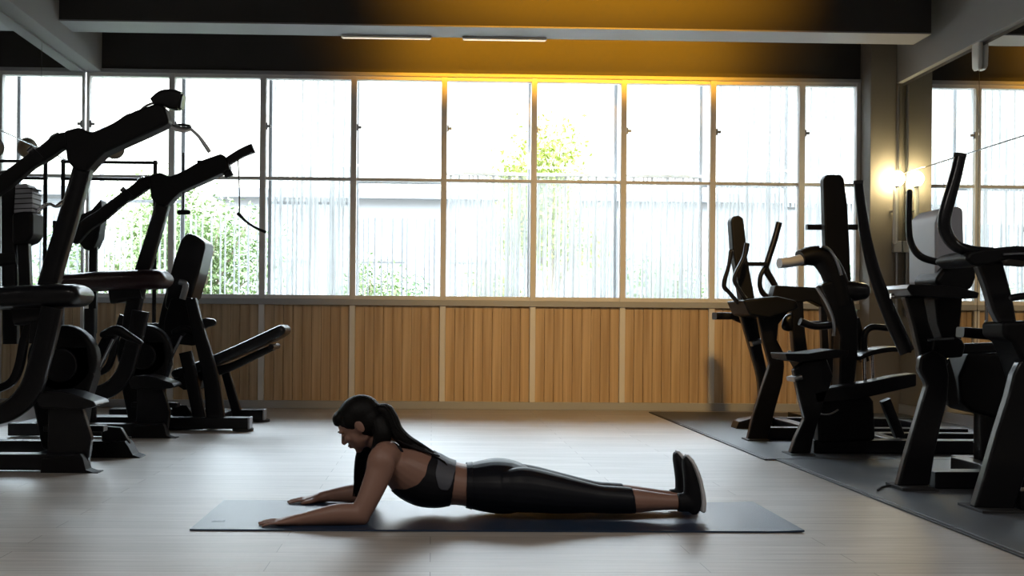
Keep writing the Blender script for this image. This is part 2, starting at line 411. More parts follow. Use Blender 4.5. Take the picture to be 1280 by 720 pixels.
# mirrors (panels of the side walls)
def mirror(name, side, y0, y1, z0, z1, label, grp):
    bm = bmesh.new(); g = .004
    if side == 'L': add_box(bm, (XL+.002, y0+g, z0+g), (XL+.012, y1-g, z1-g))
    else: add_box(bm, (XR-.012, y0+g, z0+g), (XR-.002, y1-g, z1-g))
    o = mesh_obj('mirror_panel', bm, M['mirror'], origin=(XL if side == 'L' else XR, (y0+y1)/2, z0), smooth=False, bevel=.0015)
    return tag(o, label, 'mirror', grp)
ysL = [10.1, 8.98, 7.86, 6.4, 4.9, 3.4, 1.9]; ysR = [9.86, 8.46, 7.06, 5.66, 4.26, 2.9, 1.5]
where = ['nearest the windows', 'second from the windows', 'third from the windows', 'fourth from the windows', 'fifth from the windows', 'farthest from the windows']
for side, ys, zt, nm in (('L', ysL, 3.22, 'left'), ('R', ysR, 3.15, 'right')):
    for k in range(6):
        mirror('m', side, ys[k+1], ys[k], .1, 2.30, 'lower wall mirror panel on the %s wall, %s' % (nm, where[k]), 'mirror panels on the %s wall' % nm)
        mirror('m', side, ys[k+1], ys[k], 2.30, zt, 'upper wall mirror panel on the %s wall, %s' % (nm, where[k]), 'mirror panels on the %s wall' % nm)
struct(box('baseboard_left', (XL, YN, 0), (XL+.015, YF-.06, .1), M['sill']))
struct(box('baseboard_right', (XR-.015, YN, 0), (XR, 9.88, .1), M['sill']))

# ------------------------------------------------------------------ room lamps, seen and added
def fill_panel(x, y, label, e):  # unseen fill fixture, added to brighten the foreground
    t = Thing('added_fill_light', (x, y, ZC), label, 'light', 'added fill panels out of view overhead')
    t.box('light_housing', (x-.62, y-.17, ZC-.06), (x+.62, y+.17, ZC-.002), 'whiteplastic')
    t.box('diffuser', (x-.58, y-.13, ZC-.068), (x+.58, y+.13, ZC-.058), 'fillpanel', bevel=.002)
    d = bpy.data.lights.new('fill_lamp', 'AREA'); d.shape = 'RECTANGLE'; d.size = 1.1; d.size_y = .24; d.energy = e; d.color = (1, .92, .84)
    o = bpy.data.objects.new('fill_lamp', d); C.objects.link(o); o.location = (0, 0, -.075); o.parent = t.root
FILL_W = 48
fill_panel(-1.2, 1.2, 'added fill panel out of view overhead on the left', FILL_W)
fill_panel(2.2, 1.2, 'added fill panel out of view overhead on the right', FILL_W)
# unseen warm spots added to imitate golden flare on header and window wall
def spot(x, y, z, tx, ty, tz, e, col, ang, blend, label, r=.08, door=False):
    t = Thing('added_warm_spot', (x, y, ZC), label, 'light', 'added warm spots out of view')
    d = Vector((tx-x, ty-y, tz-z)).normalized()
    p = Vector((x, y, z))
    t.cyl('mounting_stem', (x, y, ZC-.002), (x, y, z+.03), .015)
    bm = bmesh.new(); add_cyl(bm, p-d*.12, p+d*.02, .05, 24, .06); mesh_obj('lamp_housing', bm, M['blackmatte'], t.root, bevel=.003)
    if door: t.box('glow_shield', (x-.24, y+.05, z-.027), (x+.24, y+.36, z-.023), 'blackmatte', bevel=.001)  # added plate that keeps the gold light off the window frames
    L = bpy.data.lights.new('spot_lamp', 'SPOT'); L.energy = e; L.color = col; L.spot_size = math.radians(ang); L.spot_blend = blend; L.shadow_soft_size = r
    o = bpy.data.objects.new('spot_lamp', L); C.objects.link(o); o.parent = t.root
    o.location = p+d*.03-Vector((x, y, ZC)); o.rotation_euler = d.to_track_quat('-Z', 'Y').to_euler()
GOLD = (1, .43, .015)
spot(1.5, 4.6, 3.70, 1.4, 9.0, 3.95, 3000, GOLD, 54, 1.0, 'added unseen warm spot aimed at the black header above the windows', r=.02, door=True)
spot(1.5, 4.1, 3.42, 1.6, 10.0, .66, 720, (1, .62, .22), 56, 1.0, 'added unseen warm spot aimed at the wood panels under the windows')

# linear lights under the back edge of the cross beam
for xa_, xb_, lab in ((-.83, -.03, 'slim linear light under the ceiling beam, left of the two'), (.25, 1.0, 'slim linear light under the ceiling beam, right of the two')):
    t = Thing('linear_light', ((xa_+xb_)/2, 9.28, 3.39), lab, 'light', 'slim linear lights under the cross beam')
    t.box('housing', (xa_, 9.26, 3.372), (xb_, 9.305, 3.391), 'whiteplastic', bevel=.002)
    t.box('diffuser', (xa_+.01, 9.268, 3.368), (xb_-.01, 9.306, 3.388), 'strip', bevel=.001)
L = bpy.data.lights.new('header_glow_lamp', 'AREA'); L.shape = 'RECTANGLE'; L.size = 3.3; L.size_y = .04; L.energy = 46; L.color = GOLD; L.spread = math.radians(112)  # added gold glow for the header, reaching past both fixtures
o = bpy.data.objects.new('header_glow_lamp', L); C.objects.link(o); o.parent = t.root; o.location = (.65, .05, .012); o.rotation_euler = (math.radians(113), 0, 0)
# round white fitting on the left soffit
cc_ = at(30, -2, 6.2)
t = Thing('ceiling_speaker', (-3.21, cc_.y, cc_.z), 'round white fitting at the top of the left grey soffit', 'speaker')
c = at(30, -2, 6.2)
bm = bmesh.new(); add_sweep(bm, [(-3.205, c.y, c.z, .085, .085), (-3.16, c.y, c.z, .105, .105), (-3.13, c.y, c.z, .10, .10), (-3.10, c.y, c.z, .075, .075), (-3.09, c.y, c.z, .03, .03)], n=32, ref=Vector((0, 1, 0)))
mesh_obj('housing', bm, M['whiteplastic'], t.root)
bm = bmesh.new(); add_cyl(bm, (-3.095, c.y, c.z), (-3.085, c.y, c.z), .06, 32); mesh_obj('grille', bm, M['greyplastic'], t.root)

# camera-like white wall fitting at the right mirror top
q = at(1222, 62, 8.4)
t = Thing('wall_projector', (4.42, 8.45, 3.175), 'small off-white fitting hanging at the top of the right mirror', 'fitting')
bm = bmesh.new(); add_sweep(bm, [(4.465, 8.45, 3.174, .022, .06), (4.465, 8.45, 3.12, .023, .06), (4.465, 8.45, 2.98, .021, .055), (4.468, 8.45, 2.955, .014, .04)], n=24, power=4); mesh_obj('housing', bm, M['whiteplastic'], t.root, bevel=.004)

# wall lamp on the pillar corner
lp = at(1119, 224, 9.80)
t = Thing('wall_lamp', (lp.x, 9.82, 1.0), 'lit warm globe wall lamp on the taupe pillar at the right mirror', 'lamp')
bm = bmesh.new(); add_ell(bm, (lp.x, 9.76, lp.z), .068, .068, .072); mesh_obj('bulb', bm, M['bulb'], t.root)
t.tube3('conduit', [(lp.x+.045, 9.855, ZC-.65), (lp.x+.045, 9.855, 2.0), (lp.x+.045, 9.855, .95)], .014, 'steel')
t.tube3('glass_tube', [(lp.x-.012, 9.77, lp.z-.09), (lp.x-.012, 9.77, lp.z-.60)], .021, 'whiteplastic')
t.cyl('bracket', (lp.x-.012, 9.77, lp.z-.30), (lp.x-.012, 9.88, lp.z-.30), .010, 'steel')
t.cyl('socket', (lp.x, 9.76, lp.z-.085), (lp.x, 9.76, lp.z-.045), .024, 'steel')
t.box('junction_box', (lp.x+.005, 9.83, 1.55), (lp.x+.085, 9.878, 1.66), 'greyplastic')
# ------------------------------------------------------------------ outside
bm = bmesh.new(); add_box(bm, (-25, YF+.25, -.3), (30, 60, -.12)); tag(mesh_obj('paving', bm, M['pave'], origin=(0, 20, -.12), smooth=False), 'pale paved ground outside the windows', 'ground')['kind'] = 'structure'
def foliage_mesh(name, c, rx, ry, rz, n, size, mat, parent, seed):
    n = int(n*3); size *= .55
    rng = np.random.default_rng(seed)
    # clumps of leaves spread over a lumpy crown
    k = 26; cl = rng.normal(size=(k, 3)); cl /= np.linalg.norm(cl, axis=1)[:, None]; cl *= rng.uniform(.35, .85, (k, 1))
    idx = rng.integers(0, k, n); p = cl[idx]+rng.normal(size=(n, 3))*.19
    p = p*np.array([rx, ry, rz])+np.array(c)
    a = rng.normal(size=(n, 3)); a /= np.linalg.norm(a, axis=1)[:, None]
    b = np.cross(a, rng.normal(size=(n, 3))); b /= np.linalg.norm(b, axis=1)[:, None]
    s = size*rng.uniform(.5, 1.2, (n, 1))
    v = np.empty((n, 4, 3)); v[:, 0] = p-a*s; v[:, 1] = p+b*s*.42; v[:, 2] = p+a*s; v[:, 3] = p-b*s*.42
    v = v.reshape(-1, 3)-np.array(parent.location)
    me = bpy.data.meshes.new(name); me.vertices.add(4*n); me.vertices.foreach_set('co', v.ravel())
    me.loops.add(4*n); me.loops.foreach_set('vertex_index', np.arange(4*n)); me.polygons.add(n); me.polygons.foreach_set('loop_start', np.arange(0, 4*n, 4)); me.polygons.foreach_set('loop_total', np.full(n, 4))
    me.update(); me.validate(); me.materials.append(mat)
    o = bpy.data.objects.new(name, me); C.objects.link(o); o.parent = parent
    return o
def bush(kind, x, y, w, h, mat, label, seed, n=2600, size=.07, trunk=0):
    r = empty(kind, (x, y, -.12), label, 'tree' if trunk else 'bush', 'greenery outside the windows')
    foliage_mesh('foliage', (x, y, trunk+(h-trunk)/2-.12), w/2, w/2*.8, (h-trunk)/2, n, size, M[mat], r, seed)
    bm = bmesh.new(); rnd = random.Random(seed)
    add_sweep(bm, [(x, y, -.14, .06, .06), (x+.03, y, h*.4, .045, .045), (x, y, h*.75, .015, .015)], n=10)
    for k in range(6):
        a = rnd.uniform(0, 2*PI); q = Vector((x+math.cos(a)*w*.32, y+math.sin(a)*w*.25, h*rnd.uniform(.5, .8)))
        add_sweep(bm, [(x, y, h*.3, .025, .025), (*q, .006, .006)], n=8)
    mesh_obj('stem', bm, M['bark'], r)
bush('bush', -5.3, 13.3, 2.0, 2.3, 'leaf2', 'dense green bush outside behind the left mirror edge and machines', 1, 5000)
bush('bush', -2.95, 13.1, 2.3, 2.75, 'leaf1', 'tall pale green bush outside behind the upright black backrest', 2, 6500)
bush('bush', -4.2, 15.4, 2.4, 3.0, 'leaf1', 'tall pale bush outside between the left mirror and the first angled arm', 12, 5200)
bush('bush', -.85, 14.2, 1.4, 1.9, 'leaf1', 'low pale bush outside in the bay over the sloping bench', 3)
bush('bush', .75, 13.5, 1.25, 1.75, 'leaf3', 'small bright yellow-green bush outside left of the picture middle', 4)
bush('tree', 2.0, 17.5, 2.1, 4.2, 'leaf3', 'slim yellowish tree outside right of the picture middle', 5, 3200, .10, trunk=1.6)
bush('bush', 3.05, 13.6, 1.35, 1.95, 'leaf1', 'round pale green bush outside behind the brightest wood panel', 6)
bush('bush', -7.8, 14.5, 2.6, 2.6, 'leaf2', 'green bush outside far left, seen in the mirror', 8, 3500)
bush('bush', 6.3, 14.0, 2.6, 2.0, 'leaf2', 'green bush outside far right beyond the pillar', 9, 3500)
bush('bush', -.3, 16.5, 1.7, 1.7, 'leaf2', 'distant low bush outside in the bay left of the middle', 10, 2200)
# white batten fence
t = Thing('batten_fence', (0, 12.0, -.12), 'white upright batten fence outside the windows', 'fence')
bm = bmesh.new()
x = -9.0
rnd = random.Random(3)
while x < 11:
    w = rnd.choice((.010, .014, .02)); add_box(bm, (x, 12.0, -.1), (x+w, 12.03, 2.62 if -1.9 < x < -.9 or x > 3.6 else 2.05)); x += w+rnd.choice((.04, .06, .09))
mesh_obj('battens', bm, M['whitebatten'], t.root, smooth=False)
bm = bmesh.new(); add_box(bm, (-9, 12.03, .82), (11, 12.06, .86)); add_box(bm, (-9, 12.03, .1), (11, 12.06, .15)); mesh_obj('rail', bm, M['whitebatten'], t.root)
# building across
t = Thing('building', (3, 30, -.12), 'long low pale building far outside the windows', 'building')
t.box('wall', (-6, 30, -.12), (14, 34, 4.4), 'bldg')
t.box('roof', (-6.3, 29.7, 4.4), (14.3, 34.3, 4.65), 'bldg')
for k in range(7):
    xx = -5+k*2.7; f = t.box('window', (xx, 29.95, 2.6), (xx+1.5, 30.0, 3.8), 'bldg'); t.box('pane', (xx+.06, 29.93, 2.66), (xx+1.44, 29.95, 3.74), 'bldgwin', parent=f)

# ------------------------------------------------------------------ floor mats
def slabmat(name, x0, y0, x1, y1, label, h=.012):
    bm = bmesh.new(); add_box(bm, (x0, y0, 0.0005), (x1, y1, h)); o = mesh_obj(name, bm, M['gymmat'], origin=((x0+x1)/2, (y0+y1)/2, 0), bevel=.003)
    bm = bmesh.new(); add_box(bm, (x0-.022, y0, .0005), (x0, y1, h*.8)); mesh_obj('edging', bm, M['gymmatedge'], o, bevel=.003)['label'] = 'black bevelled edging strip'
    tag(o, label, 'mat', 'grey rubber mats under the machines on the right')
slabmat('floor_mat', 2.09, 6.40, 4.48, 9.85, 'grey rubber floor mat under the far elliptical trainers, nearer the windows')
slabmat('floor_mat', 2.16, 3.1, 4.48, 6.39, 'grey rubber floor mat under the nearest elliptical trainers at right')

# yoga mat
bm = bmesh.new()
nx, ny = 60, 14; X0, X1, Y0, Y1 = -.955, 1.505, 4.15, 4.83
top = {}
for i in range(nx+1):
    for j in range(ny+1):
        x = X0+(X1-X0)*i/nx; y = Y0+(Y1-Y0)*j/ny
        z = .0075
        if i > nx-3: z += .004*(i-nx+3)*.4
        top[i, j] = (bm.verts.new((x, y, z)), bm.verts.new((x, y, z-.0065)))
for i in range(nx):
    for j in range(ny):
        a = [top[i, j], top[i+1, j], top[i+1, j+1], top[i, j+1]]
        bm.faces.new([q[0] for q in a]); bm.faces.new([q[1] for q in a][::-1])
for i in range(nx):
    for j in (0, ny):
        bm.faces.new((top[i, j][0], top[i, j][1], top[i+1, j][1], top[i+1, j][0]))
for j in range(ny):
    for i in (0, nx):
        bm.faces.new((top[i, j][0], top[i, j+1][0], top[i, j+1][1], top[i, j][1]))
ym = mesh_obj('yoga_mat', bm, M['yoga'], origin=((X0+X1)/2, (Y0+Y1)/2, 0))
tag(ym, 'dark navy yoga mat on the wooden floor under the woman', 'mat')
bm = bmesh.new()
for (cx, cy, n) in ((-.90, 4.30, 9), (1.41, 4.74, 5), (1.42, 4.28, 8)):
    for k in range(n):
        add_box(bm, (cx+k*.006, cy, .0077), (cx+k*.006+.0035, cy+.03+.01*math.sin(k*2), .0083))
mesh_obj('printed_mark', bm, M['print'], ym, smooth=False)['label'] = 'small dark printed marks near the corners'

# ------------------------------------------------------------------ left machines: lever press (two alike)
def XZ(px, py, Y):
    q = at(px, py, Y); return q.x, q.z
def press(Y0, near, label):
    t = Thing('lever_press_machine', (-2.3, Y0+.35, 0), label, 'gym machine', 'black lever press machines on the left')
    dY = Y0-5.7; YM = 5.86
    S = lambda name, poly, Y, d, mat='black', **k: t_plate(name, poly, Y, d, mat, **k)
    def t_plate(name, poly, Y, d, mat, parent=None, bevel=.01, smoothp=False, label=None, dz=0, dx=0):
        if smoothp: poly = catmull(list(poly)+[poly[0]], 4)[:-1]
        bm = bmesh.new(); pp = [XZ(a, b, Y) for a, b in poly]
        add_prism(bm, [(a+dx, b+dz) for a, b in pp], Y+dY-d/2, Y+dY+d/2)
        o = mesh_obj(name, bm, M[mat], parent or t.root, bevel=bevel, seg=3)
        if label: o['label'] = label
        return o
    def bmn(name, pts, Y, d, mat='black', box=True, rounded=False, parent=None, smoothp=True, dz=0, dx=0):
        k = FPX/Y; pts = catmull(pts, 5) if smoothp and len(pts) > 2 else pts
        rows = []
        for p in pts:
            x, z = XZ(p[0], p[1], Y); rows.append((x+dx, Y+dY, z+dz, p[2]/k/2, d/2))
        if rounded: rows = round_rows(rows)
        bm = bmesh.new(); add_sweep(bm, rows, n=24 if box else 16, power=6 if box else 2)
        return mesh_obj(name, bm, M[mat], parent or t.root)
    # lever head and arms
    head = S('lever_head', [(84,166),(103,161),(117,168),(130,163),(143,157),(158,148),(172,141),(186,136),(200,131),(209,136),(215,156),(203,162),(186,170),(168,178),(150,186),(135,193),(124,203),(112,217),(97,213),(88,203),(86,185)], YM, .13, 'blackmatte', bevel=.018)
    bmn('lever_arm', [(92,176,20),(76,178,20),(58,191,19),(40,202,17),(22,216,18),(4,230,19),(-20,246,20),(-38,266,20)], YM, .075, 'blackmatte', rounded=True)
    bmn('arm_collar', [(50,191,23),(44,197,23)], YM, .09, 'black', smoothp=False)
    bmn('mast', [(106,205,22),(96,240,22),(82,286,23),(64,346,24),(54,392,24),(50,430,24)], YM, .085, 'black')
    if near:
        g = bmn('grip', [(193,130,13),(205,124,20),(217,125,24),(226,127,22)], YM, .09, 'vinyl', rounded=False)
        bmn('grip_cap', [(224,127,20),(229,128,17)], YM, .08, 'black', smoothp=False)
        bmn('grip_stem', [(200,140,9),(206,126,9)], YM, .03, 'chrome', box=False, smoothp=False)
        bmn('release_lever', [(172,142,3),(180,134,3),(188,130,3),(196,128,3)], YM, .012, 'chrome', box=False)
        bmn('cable', [(148,152,3),(156,146,3),(163,143,3),(170,143,3)], YM, .012, 'chrome', box=False)
        k = bmn('strap_hook', [(214,158,6),(222,161,7),(232,162,7),(240,160,5)], YM, .02, 'chrome', box=False)
        bmn('hook_pin', [(224,156,3),(238,157,3)], YM, .04, 'black', box=False, smoothp=False)
        bmn('strap', [(238,161,4),(248,170,4),(256,181,5),(262,190,5)], YM, .02, 'steel', box=False)
    else:
        g = bmn('grip', [(191,150,13),(204,140,13),(228,125,14),(246,117,15)], YM, .06, 'vinyl', rounded=False, dz=-.02, dx=.01)
        bmn('grip_cap', [(244,118,15),(249,116,15)], YM, .06, 'black', smoothp=False, dz=-.02, dx=.01)
        bmn('pulley', [(200,152,30),(212,146,30)], YM, .05, 'black', smoothp=False, dz=-.02)
        bmn('release_lever', [(160,140,4),(175,141,6),(190,146,5)], YM, .03, 'black', box=False, dz=-.01)
        bmn('cable', [(226,140,2),(228,190,2),(228,230,2.4)], YM, .008, 'blackmatte', box=False)
        bmn('cable_handle', [(226,226,6),(240,240,4),(256,250,4),(270,256,5)], YM, .014, 'blackmatte', box=False, rounded=True)
        bmn('cable', [(137,128,3),(137,185,3),(137,222,3)], YM, .01, 'blackmatte', box=False)
        bmn('cable_stop', [(131,224,8),(145,224,8)], YM, .04, 'blackmatte', box=False, smoothp=False, rounded=True)
    bmn('spring_hook', [(62,182,8),(66,173,8),(74,168,6)], YM, .03, 'chrome', box=False)
    # hanging pad behind and its post
    YB = 6.15
    if near:
        pad = S('weight_shroud', [(22,268),(36,266),(48,266),(48,296),(42,303),(30,308),(22,306)], YB, .18, 'blackmatte', bevel=.02)
        S('weight_stack', [(25,233),(38,231),(46,242),(46,266),(23,268)], YB, .14, 'greyplastic', bevel=.006)
        for k in range(5): bmn('plate_gap', [(24,238+k*6.2,1.6),(46.4,237+k*6.2,1.6)], YB, .146, 'blackmatte', smoothp=False)
        bmn('guide_post', [(30,300,14),(32,345,14),(34,420,14)], YB, .06)
        bmn('guide_post', [(12,225,17),(13,330,18),(14,430,18)], YB, .06)
        bmn('pulley_bar', [(0,217,4),(14,214,4)], YB, .05, 'black', smoothp=False)
        bmn('adjuster', [(0,325,16),(22,323,16)], YB, .07, 'blackmatte', smoothp=False)
        bmn('hook_chain', [(46,264,5),(54,258,5),(62,255,4),(70,258,4),(78,254,8),(84,252,8)], YB, .03, 'chrome', box=False)
    else:
        pad = S('weight_shroud', [(-30,236),(-2,224),(14,206),(16,230),(10,268),(2,286),(-12,288),(-24,272)], YB, .16, 'blackmatte', bevel=.02)
        bmn('guide_post', [(-2,280,12),(-3,330,12),(-4,420,12)], YB, .05)
        bmn('guide_post', [(-60,240,14),(-58,330,14),(-58,430,14)], YB, .06)
    # chest pad / seat
    dz = 0 if near else .155
    p = XZ(90, 371, YM)
    bm = bmesh.new()
    rows = [(-2.72, YM+dY, p[1]-.035+dz, .058, .17), (-2.4, YM+dY, p[1]-.012+dz, .064, .18), (-2.15, YM+dY, p[1]+dz, .066, .18), (-1.99, YM+dY, p[1]+.006+dz, .064, .17)]
    if not near: rows = [(r[0]+.02, r[1], r[2]+.01, r[3]+.006, r[4]) for r in rows]
    add_sweep(bm, round_rows(rows, 5), n=32, power=3.2); mesh_obj('seat_pad', bm, M['vinyl'] if near else M['redvinyl'], t.root)
    bmn('pad_bracket', [(70,384,30),(20,392,30)], YM, .12, smoothp=False, dz=dz)
    bmn('seat_post', [(-14,380,16),(-14,450,16),(-14,560,18)], YM, .07)
    # bent frame under pad
    bmn('frame_tube', [(66,384,26),(60,415,25),(50,452,25),(38,488,27),(14,512,26),(-20,522,24)], 5.74, .07)
    bmn('frame_tube', [(44,392,16),(36,412,12),(30,428,10),(24,458,10),(14,478,10),(-8,488,10)], 5.98, .05)
    # round wheel cover
    cx, cz = XZ(76, 450, 6.1)
    sh = t.cyl('wheel_cover', (cx, 6.10+dY, cz), (cx, 6.22+dY, cz), .205, 'blackmatte', bevel=.03)
    t.cyl('wheel_hub', (cx, 6.08+dY, cz-.03), (cx, 6.11+dY, cz-.03), .10, 'black', parent=sh, bevel=.01)
    S('shroud', [(54,430),(118,430),(122,470),(112,500),(104,560),(58,560),(46,500)], 6.18, .16, 'blackmatte', bevel=.02)
    # adjusting handle with pale edge
    bmn('adjusting_lever', [(146,414,12),(136,424,15),(124,448,15),(110,478,15),(100,505,15)], 6.36, .05, 'black')
    lv = bmn('lever_trim', [(141,424,3.0),(128,450,3.0),(114,480,3.0),(105,499,3.0)], 6.325, .010, 'steel', box=False)
    bmn('lever_knob', [(130,418,10),(146,413,13),(160,420,11),(176,428,6)], 6.32, .06, 'blackmatte', box=False, rounded=True)
    # foot plate, column, base
    S('foot_plate', [(50,491),(66,488),(84,487),(98,490),(112,495),(126,500),(129,505),(122,508),(104,510),(60,508)], 5.84, .24, 'black', bevel=.008)
    S('foot_column', [(62,506),(104,508),(110,528),(116,547),(110,590),(60,592)], 5.80, .05, 'black')
    S('foot', [(56,572),(104,566),(107,571),(111,586),(125,591),(125,595),(54,596)], 5.76, .10, 'blackmatte', bevel=.004)
    S('foot_glide', [(110,589),(126,589),(127,595),(110,595)], 5.76, .10, 'rubber', bevel=.003)
    S('foot_column', [(128,532),(152,534),(163,552),(163,570),(128,572)], 6.42, .05, 'black')
    S('foot', [(118,554),(160,550),(164,556),(170,567),(179,570),(179,574),(118,574)], 6.42, .14, 'blackmatte', bevel=.004)
    t.box('base_rail', (-3.0, 5.72+dY, .012), (-1.95, 5.82+dY, .10))
    t.box('base_rail', (-3.0, 6.36+dY, .012), (-1.92, 6.46+dY, .10))
    t.box('cross_rail', (-2.98, 5.80+dY, .02), (-2.88, 6.38+dY, .095))
    t.box('cross_rail', (-2.18, 5.80+dY, .02), (-2.09, 6.38+dY, .10))
    t.box('step_bar', (-2.2, 5.95+dY, .20), (-1.86, 6.03+dY, .235))
    return t
press(5.70, True, 'nearest black lever press machine on the left, thick angled arm pointing at the ceiling')
press(7.42, False, 'second black lever press machine, dark red seat pad and cable handle hanging before the windows')

# reclined leg machine
t = Thing('leg_extension_machine', (-1.7, 8.35, 0), 'black leg machine with upright backrest and sloping padded bench', 'gym machine')
YN3, YC3 = 7.98, 8.30
t.plate('backrest', [(240,293),(250,296),(262,304),(262,312),(254,345),(246,372),(238,380),(222,392),(212,384),(216,356),(224,326),(232,302)], YC3, .34, 'vinyl', bevel=.022)
t.beam('backrest_frame', [(222,345,14),(214,378,18),(208,412,20),(202,440,16),(190,480,14)], YC3, .08)
t.beam('pivot_lever', [(224,352,7),(232,356,8),(228,374,8)], 8.05, .04, 'steel', box=False)
t.plate('side_plate', [(214,374),(226,370),(240,372),(250,400),(256,430),(240,432),(222,430),(206,424),(206,402)], 8.12, .05, 'black')
t.beam('upright', [(239,374,13),(246,404,15),(256,440,17),(265,478,20),(270,524,23)], YN3, .07)
t.beam('upright', [(239,374,13),(246,404,15),(256,440,17),(265,478,20),(270,520,20)], 8.62, .07)
t.beam('rear_support', [(232,440,16),(240,475,16),(250,524,16)], YN3+.02, .06)
t.beam('front_support', [(281,462,10),(288,486,11),(296,514,12)], 8.6, .06)
t.beam('bench_pad', [(226,466,12),(252,458,13),(300,438,14),(340,420,15),(354,413,14)], YC3, .36, 'vinyl', rounded=True)
t.beam('bench_frame', [(232,472,18),(262,466,14),(290,458,10),(320,444,9),(342,434,8)], YC3, .10)
t.plate('seat_box', [(222,462),(252,470),(254,486),(234,486),(222,478)], YC3, .26, 'blackmatte')
t.cyl('bench_end_roller', (XZ(343,433,8.3)[0], 8.12, XZ(343,433,8.3)[1]), (XZ(343,433,8.3)[0], 8.48, XZ(343,433,8.3)[1]), .022, 'vinyl')
t.beam('hand_grip', [(250,410,10),(257,404,12),(266,403,9)], 8.05, .07, 'vinyl', rounded=True)
t.plate('arm_rest', [(163,406),(178,404),(214,404),(216,410),(212,418),(168,420)], 8.6, .22, 'vinyl', bevel=.01)
t.beam('arm_rest_post', [(188,418,9),(190,470,9),(192,512,9)], 8.6, .05)
xa = XZ(118,531,7.98)[0]; xb = XZ(312,531,7.98)[0]
t.box('base_rail', (xa-.1, 7.92, .02), (xb, 8.04, .105))
t.box('base_rail', (xa-.1, 8.66, .02), (XZ(330,517,8.7)[0], 8.78, .105))
t.box('cross_rail', (-1.75, 8.02, .025), (-1.65, 8.68, .1))
t.box('rail_cap', (xb-.004, 7.915, .018), (xb+.012, 8.045, .108), 'greyplastic')
t.box('rail_cap', (XZ(330,517,8.7)[0]-.004, 8.655, .018), (XZ(330,517,8.7)[0]+.012, 8.785, .108), 'greyplastic')
t.cyl('rubber_foot', (xb-.05, 7.98, .0), (xb-.05, 7.98, .022), .08, 'rubber')
t.cyl('rubber_foot', (xb-.03, 8.72, .0), (xb-.03, 8.72, .022), .07, 'rubber')

# storage rack with two leather balls at the left mirror
t = Thing('storage_rack', (-3.0, 9.0, 0), 'thin dark wall rack with horizontal bars in the left corner', 'rack')
z1 = XZ(60, 204, 9.2)[1]
for zz in (z1+.03, z1-.12): t.cyl('rack_bar', (-3.30, 9.3, zz), (-2.45, 9.3, zz), .014)
for xx in (-3.28, -2.47): t.cyl('rack_post', (xx, 9.3, .01), (xx, 9.3, z1+.05), .018)
for xx in (-3.28, -2.47): t.box('rack_foot', (xx-.03, 9.05, .001), (xx+.03, 9.55, .03))
for bx, lab in ((-3.12, 'brown leather ball on the rack, left one beside the mirror'), (-2.96+.13, 'brown leather ball on the rack behind the angled arm')):
    bm = bmesh.new(); add_ell(bm, (bx, 9.3, z1+.045+.014+.089), .085, .085, .088); b_ = mesh_obj('medicine_ball', bm, M['ball'], origin=(bx, 9.3, z1+.044))
    tag(b_, lab, 'ball', 'brown balls on the wall rack')
    bm = bmesh.new(); add_sweep(bm, [(bx+.0862*math.cos(a), 9.3-.01+.0*a, z1+.148+.0885*math.sin(a), .003, .004) for a in [2*PI*k/24 for k in range(25)]], n=6); mesh_obj('seam', bm, M['blackmatte'], b_)

# ------------------------------------------------------------------ right machines
GRP = 'black elliptical trainers in a row on the right'
# A: farthest elliptical
t = Thing('elliptical_trainer', (2.6, 7.9, .012), 'farthest elliptical trainer on the right, tall brown-black shield and two thin handles', 'elliptical trainer', GRP)
YA = 7.45
t.plate('front_leg', [(933,550),(940,520),(951,485),(961,455),(953,428),(946,396),(955,388),(986,388),(972,405),(970,425),(978,440),(979,458),(977,478),(968,510),(962,535),(957,551)], YA, .055, bevel=.010)
t.beam('rear_leg', [(932,386,20),(938,410,18),(944,436,15),(952,470,13),(954,500,12)], 7.75, .07)
t.beam('leg_collar', [(938,430,6),(954,425,6)], 7.70, .10, 'steel', smoothp=False)
t.plate('shield', [(911,276),(914,271),(922,270),(927,274),(930,300),(931,318),(936,345),(944,388),(926,388),(920,350),(914,318)], 7.75, .11, 'blackmatte', bevel=.016)
t.beam('side_handle', [(914,314,6),(911,332,5),(905,356,6),(912,366,5),(922,378,6)], YA, .03, box=False, rounded=True)
t.beam('handlebar', [(934,304,7),(930,322,6),(918,347,5),(924,362,5),(932,374,6)], YA, .04, box=False)
t.beam('handlebar', [(974,278,8),(968,300,8),(959,328,8),(957,336,9),(966,352,8),(974,366,7)], YA+.35, .045, box=False)
t.beam('handle_brace', [(957,334,7),(951,344,6),(950,358,6),(956,369,7),(966,372,6)], YA+.33, .04, box=False)
t.beam('cross_bar', [(932,330,5),(958,330,5)], YA+.3, .05, smoothp=False)
t.plate('console_tray', [(918,376),(936,374),(960,371),(984,377),(986,386),(970,392),(950,398),(926,394)], YA+.05, .42, 'blackmatte', bevel=.015)
t.plate('drive_arm', [(966,357),(1022,360),(1030,374),(1026,384),(1010,376),(998,378),(976,378),(962,372)], YA+.25, .12, 'blackmatte', bevel=.01)
t.beam('drive_link', [(994,374,16),(996,410,16),(1000,450,18)], YA+.25, .10)
t.plate('flywheel_cover', [(990,438),(1010,440),(1036,440),(1036,466),(1000,466),(992,452)], YA+.35, .22, 'blackmatte', bevel=.015)
t.beam('lattice_post', [(1028,366,8),(1029,400,8),(1031,445,9)], YA+.3, .06)
t.beam('lattice_bar', [(992,404,8),(1010,405,7),(1040,404,8)], YA+.3, .06, rounded=True)
t.beam('lattice_knob', [(984,408,15),(987,400,16),(993,397,10)], YA+.25, .07, box=False, rounded=True)
t.beam('step_pedal', [(893,395,9),(905,395,9),(922,395,9)], YA+.6, .14, 'blackmatte')
t.beam('pedal_arm', [(918,397,7),(934,404,7)], YA+.6, .05, smoothp=False)
